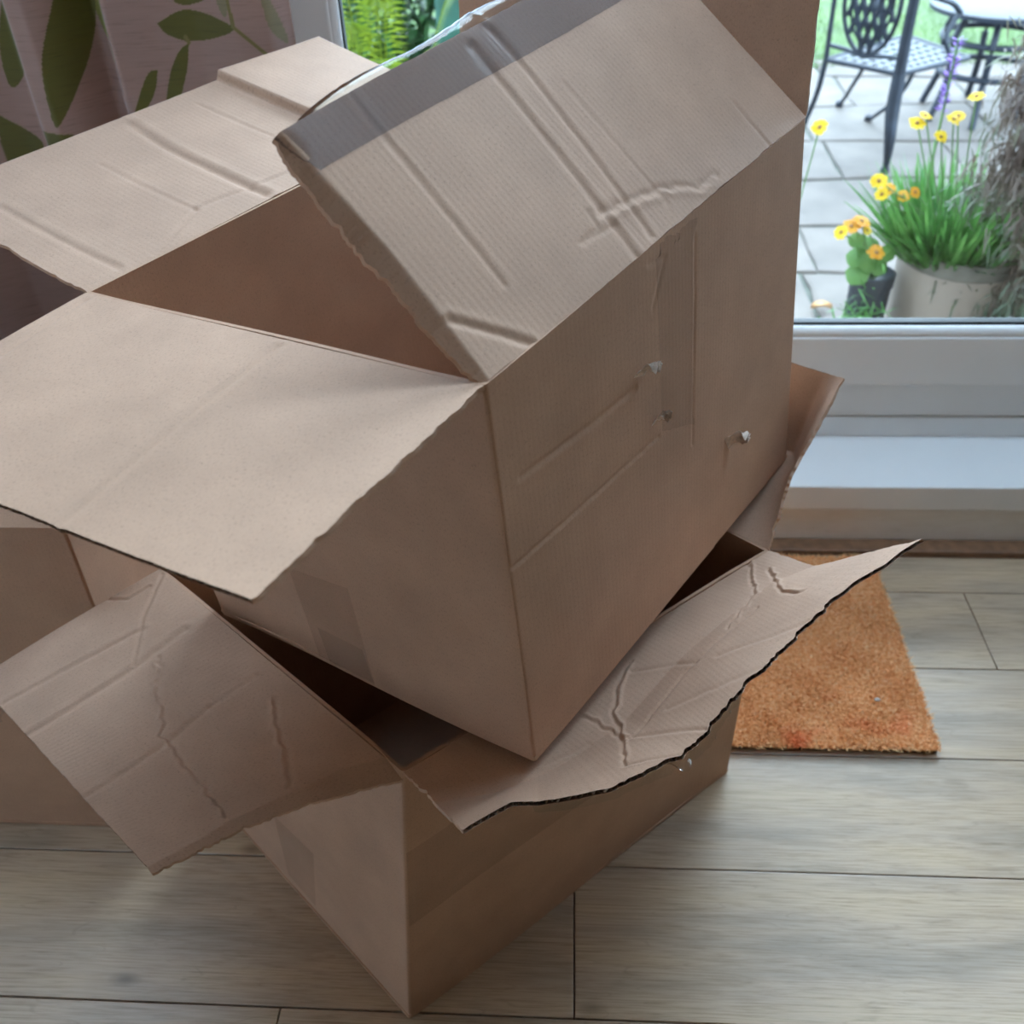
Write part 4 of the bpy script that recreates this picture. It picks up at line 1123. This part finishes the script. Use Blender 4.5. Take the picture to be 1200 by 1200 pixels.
# ---- planters
pt = empty('planter', (1.09, 2.66, GZ), 'large round pale grey planter pot just outside the door glass', 'planter')
PC = (1.12, 2.66, GZ)
MB().lathe([(.001, 0), (.155, 0), (.166, .25), (.172, .455), (.160, .46), (.155, .42), (.001, .42)], PC, 56).build('pot', M_POT, pt, smooth=True)
MB().lathe([(.1725, .452), (.178, .456), (.180, .492), (.176, .500), (.166, .500), (.163, .47), (.163, .452)], PC, 56).build('rim', M_POTRIM, pt, smooth=True)
MB().lathe([(.001, .462), (.162, .458)], PC, 40).build('soil', M_SOIL, pt)
fp = empty('flowering_plant', (1.09, 2.66, GZ + .46), 'leafy green plant with yellow and orange daisies growing in the grey planter', 'plant')
n = 1100
an = RNG.uniform(0, 2 * np.pi, n); ra = .14 * np.sqrt(RNG.random(n))
b = np.stack([PC[0] - .04 + ra * np.cos(an), PC[1] + ra * np.sin(an), np.full(n, GZ + .455)], 1)
lean = RNG.uniform(.2, 1.1, n)
V, F = blades_mesh(b, np.stack([np.cos(an) * lean, np.sin(an) * lean, np.ones(n)], 1), RNG.uniform(.09, .29, n), RNG.uniform(.009, .018, n), RNG.uniform(.005, .055, n), 4)
tag(mesh_np('foliage', V, F, M_STRAP, fp), kind='stuff')


def bloom(parent, c, r, mat_, tilt, npet=9):
    ax = np.array([tilt[0], tilt[1], 1.0]); ax /= np.linalg.norm(ax)
    x = np.cross(ax, (0, 1, .1)); x /= np.linalg.norm(x); y = np.cross(ax, x)
    m = MB(); V, F = [], []
    for k in range(npet):
        a = 2 * np.pi * k / npet + random.uniform(-.1, .1); rr = r * random.uniform(.85, 1.1)
        d = math.cos(a) * x + math.sin(a) * y; s = -math.sin(a) * x + math.cos(a) * y; j = len(V)
        V += [c + d * r * .15 - s * r * .08, c + d * r * .15 + s * r * .08, c + d * rr * .65 + s * r * .30 + ax * r * .10, c + d * rr * 1.0 + s * r * .16, c + d * rr * .90, c + d * rr * 1.0 - s * r * .16, c + d * rr * .65 - s * r * .30 + ax * r * .10]
        F.append((j, j + 1, j + 2, j + 3, j + 4, j + 5, j + 6))
    m.add(V, F); o = m.build('bloom', mat_, parent)
    q = MB(); a_ = np.linspace(0, 2 * np.pi, 9)[:-1]
    V = [c + ax * r * .02 + r * .27 * (math.cos(t) * x + math.sin(t) * y) for t in a_] + [c + ax * r * .16 + r * .16 * (math.cos(t) * x + math.sin(t) * y) for t in a_]
    F = [(k, (k + 1) % 8, 8 + (k + 1) % 8, 8 + k) for k in range(8)] + [tuple(range(8, 16))]
    q.add(V, F).build('flower_centre', M_CORE, parent)


def stalk(plant, root, head, r, mat_, tilt):
    root = np.array(root, float); head = np.array(head, float)
    mid = (root + head) / 2 + np.array([random.uniform(-.02, .02), random.uniform(-.02, .02), .02])
    s = MB().tube(spline([root, mid, head], 10), .0022, 5).build('stem', M_STEM, plant)
    bloom(s, head, r, mat_, tilt)


S0 = lambda: (PC[0] + random.uniform(-.11, .03), PC[1] + random.uniform(-.08, .05), GZ + .455)
for hx, hy, hz, r, mm, tl in (
    (.895, 2.62, .520, .026, M_YEL, (.1, -.5)), (.915, 2.63, .535, .022, M_YEL, (.3, -.2)), (.957, 2.60, .491, .022, M_YEL, (0, -.7)),
    (1.002, 2.64, .530, .026, M_YEL, (-.1, -.3)), (.985, 2.62, .528, .024, M_YEL, (.2, -.4)), (1.0, 2.55, .604, .024, M_YEL, (.0, -.2)), (.86, 2.62, .345, .024, M_ORA, (-.2, -.5)), (.895, 2.60, .335, .022, M_ORA, (.2, -.6)),
    (.925, 2.60, .345, .020, M_ORA, (.1, -.9)), (.823, 2.60, .376, .028, M_YEL, (-.3, -.7)), (.838, 2.60, .340, .024, M_YEL, (-.6, -.7))):
    stalk(fp, S0(), (hx, hy, hz), r * .85, mm, (tl[0] + random.uniform(-.4, .4), tl[1] * 1.3))

yd = empty('yellow_daisy', (.60, 2.66, GZ), 'single yellow daisy rising beside the back corner of the tilted box', 'flower')
stalk(yd, (.60, 2.66, GZ - .04), (.648, 2.62, .512), .024, M_YEL, (-.9, -1.0))
# small dark pot with a round-leaved plant
dp = empty('plant_pot', (.905, 2.60, GZ), 'small black plastic pot at the left of the large grey planter', 'pot')
DC = (.862, 2.60, GZ)
MB().lathe([(.001, 0), (.050, 0), (.058, .40), (.062, .402), (.062, .435), (.055, .437), (.052, .42), (.001, .415)], DC, 30).build('pot', M_DARKPOT, dp, smooth=True)
rp = empty('potted_plant', (.85, 2.60, GZ + .42), 'round-leaved plant with orange-yellow daisies in the small black pot', 'plant')
V_, F_ = [], []
for (x, y, z, r, tx, ty) in [(.80, 2.58, .17, .030, -.5, -.8), (.785, 2.57, .225, .022, -.4, -.9), (.805, 2.56, .13, .034, -.6, -.9), (.83, 2.56, .16, .028, .2, -.8), (.86, 2.56, .15, .026, 0, -.9), (.815, 2.60, .205, .024, -.2, -.6), (.88, 2.57, .185, .024, .3, -.8), (.84, 2.62, .19, .03, 0, -.4)]:
    c = np.array([x, y, z]); ax = np.array([tx, ty, .8]); ax /= np.linalg.norm(ax); xx = np.cross(ax, (0, 0, 1.)); xx /= np.linalg.norm(xx); yy = np.cross(ax, xx)
    m = MB(); q = np.linspace(0, 2 * np.pi, 15)[:-1]
    m.add([c] + [c + r * (1 + .06 * np.cos(5 * t)) * (math.cos(t) * xx + math.sin(t) * yy) - ax * r * .15 for t in q], [(0, 1 + k, 1 + (k + 1) % 14) for k in range(14)])
    m.tube(spline([c, (c + np.array(DC) + (0, 0, .6)) / 2 + (0, 0, -.12), np.array([DC[0], DC[1], GZ + .42])], 8), .002, 5)
    m.build('leaf', M_ROUND, rp)
for hx, hy, hz, r, mm, tl in ((.762, 2.56, .268, .026, M_ORA, (-.1, -.5)), (.79, 2.57, .278, .026, M_ORA, (.2, -.3)), (.735, 2.55, .255, .022, M_YEL, (-.9, -.8)), (.835, 2.53, .205, .026, M_ORA, (.1, -.6)), (.808, 2.56, .255, .014, M_YEL, (.2, -.8))):
    stalk(rp, (DC[0] + random.uniform(-.02, .02), DC[1], GZ + .42), (hx, hy, hz), r, mm, tl)
n = 260
b = np.array([.815, 2.50, -.02]) + RNG.normal(0, 1, (n, 3)) * np.array([.035, .02, .05])
V, F = blades_mesh(b, RNG.normal(0, 1, (n, 3)) + np.array([-.3, -.3, .3]), RNG.uniform(.03, .08, n), RNG.uniform(.004, .008, n), RNG.uniform(0, .03, n), 2)
tag(mesh_np('foliage', V, F, M_STRAP, rp), kind='stuff')

# purple flower spike
sv = empty('purple_flower', (.98, 2.72, GZ), 'tall purple flower spike standing before the garden table', 'flower')
sx_, sy_ = .978, 2.70
sb = MB().tube(spline([(sx_ + .02, sy_, GZ - .045), (sx_ + .01, sy_, .3), (sx_, sy_, .70)], 14), .0035, 6).build('stem', M_STEM, sv)
n = 170; zz = RNG.uniform(.52, .70, n); an = RNG.uniform(0, 6.3, n)
b = np.stack([sx_ + .004 * np.cos(an), sy_ + .004 * np.sin(an), zz], 1)
V, F = blades_mesh(b, np.stack([np.cos(an), np.sin(an), np.full(n, .35)], 1), RNG.uniform(.010, .019, n), RNG.uniform(.006, .010, n), np.zeros(n), 2)
tag(mesh_np('florets', V, F, M_PURP, sv), kind='stuff')

# ---- lacy maple shrub at the right edge
mp = empty('maple_shrub', (1.36, 2.52, GZ), 'drooping lacy maple shrub with brown and green leaves at the right edge', 'shrub')
tr = MB().tube(spline([(1.36, 2.55, GZ - .04), (1.34, 2.55, .1), (1.30, 2.52, .38), (1.22, 2.5, .62)], 16), np.linspace(.022, .008, 16), 8)
tr.build('trunk', M_BARK, mp, smooth=True)
MCEN = np.array([1.31, 2.50, .46])
tips = []
for k in range(80):
    a = RNG.uniform(0, 2 * np.pi); e = RNG.uniform(-1.2, 1.35); rr = RNG.uniform(.75, 1.0)
    t_ = MCEN + rr * np.array([.28 * math.cos(a) * math.cos(e), .24 * math.sin(a) * math.cos(e), (.48 if e > 0 else .62) * math.sin(e)])
    s_ = np.array([1.30 + random.uniform(-.05, .05), 2.5, random.uniform(.2, .62)])
    m_ = (s_ + t_) / 2 + np.array([0, 0, .08])
    cv = spline([s_, m_, t_, t_ + (0.02 * math.cos(a), 0.02 * math.sin(a), -.10)], 14)
    MB().tube(cv, np.linspace(.004, .001, 14), 4).build('branch', M_BARK, mp)
    tips.append(cv[5:])
tips = np.concatenate(tips)
n = 17000
b = tips[RNG.integers(0, len(tips), n)] + RNG.normal(0, .030, (n, 3))
d = RNG.normal(0, 1, (n, 3)); d[:, 2] -= .8
V, F = blades_mesh(b, d, RNG.uniform(.02, .055, n), RNG.uniform(.0045, .0095, n), RNG.uniform(.005, .03, n), 2)
tag(mesh_np('foliage', V, F, M_MAPLE, mp), kind='stuff')
PL_ = {.60: 'pink flower on the maple shrub, middle one of three', .55: 'pink flower on the maple shrub, lowest and rightmost of three', .625: 'pink flower on the maple shrub, highest of three'}
for (x, y, z) in ((1.104, 2.50, .60), (1.127, 2.48, .55), (1.12, 2.50, .625)):
    q = empty('pink_flower', (x, y, z), None, 'flower', 'pink flowers among the maple leaves')
    q['label'] = PL_[z]
    n = 26; an = RNG.uniform(0, 6.3, n)
    V, F = blades_mesh(np.repeat(np.array([[x, y, z]]), n, 0), np.stack([np.cos(an), np.sin(an), RNG.uniform(-.8, .8, n)], 1), RNG.uniform(.010, .016, n), RNG.uniform(.006, .009, n), np.zeros(n), 2)
    tag(mesh_np('florets', V, F, M_PINK, q), kind='stuff')
    MB().tube(spline([(1.25, 2.5, z - .02), ((x + 1.25) / 2, y, z + .03), (x, y, z)], 8), .0015, 4).build('stem', M_STEM, q)

# fallen leaves on the sill side of the patio
for i, (x, y, sz, lab) in enumerate(((.905, 3.20, .05, 'dry orange leaf lying on the patio left of the pots'), (.905, 1.95, .05, 'dry curled leaf lying below the glass at the right'))):
    a = np.linspace(0, 1, 9); w = np.sin(np.pi * a ** .8) * .35
    V = []
    for t, ww in zip(a, w):
        for s_ in (-1, 0, 1): V.append((x + (t - .5) * sz * 1.5, y + s_ * ww * sz, GZ + .006 + .018 * abs(s_) + .01 * math.sin(3 * t)))
    tag(mesh_np('fallen_leaf', np.array(V), grid_faces(9, 3), M_DRY), lab, 'leaf')

# crumb of paper on the doormat
V = []
for k in range(26):
    t = math.acos(1 - 2 * (k + .5) / 26); p_ = k * 2.4
    r_ = .0042 * random.uniform(.6, 1.2)
    V.append((r_ * 1.4 * math.sin(t) * math.cos(p_), r_ * math.sin(t) * math.sin(p_), r_ * .7 * math.cos(t)))
bm = bmesh.new()
for v in V: bm.verts.new(v)
bmesh.ops.convex_hull(bm, input=bm.verts[:])
me = bpy.data.meshes.new('paper_scrap'); bm.to_mesh(me); bm.free(); me.materials.append(M_CEIL)
ps_ = bpy.data.objects.new('paper_scrap', me); ps_.location = (0.5404, 1.1189, .0205); COL.objects.link(ps_)
tag(ps_, 'tiny white scrap of paper lying on the orange doormat', 'paper')
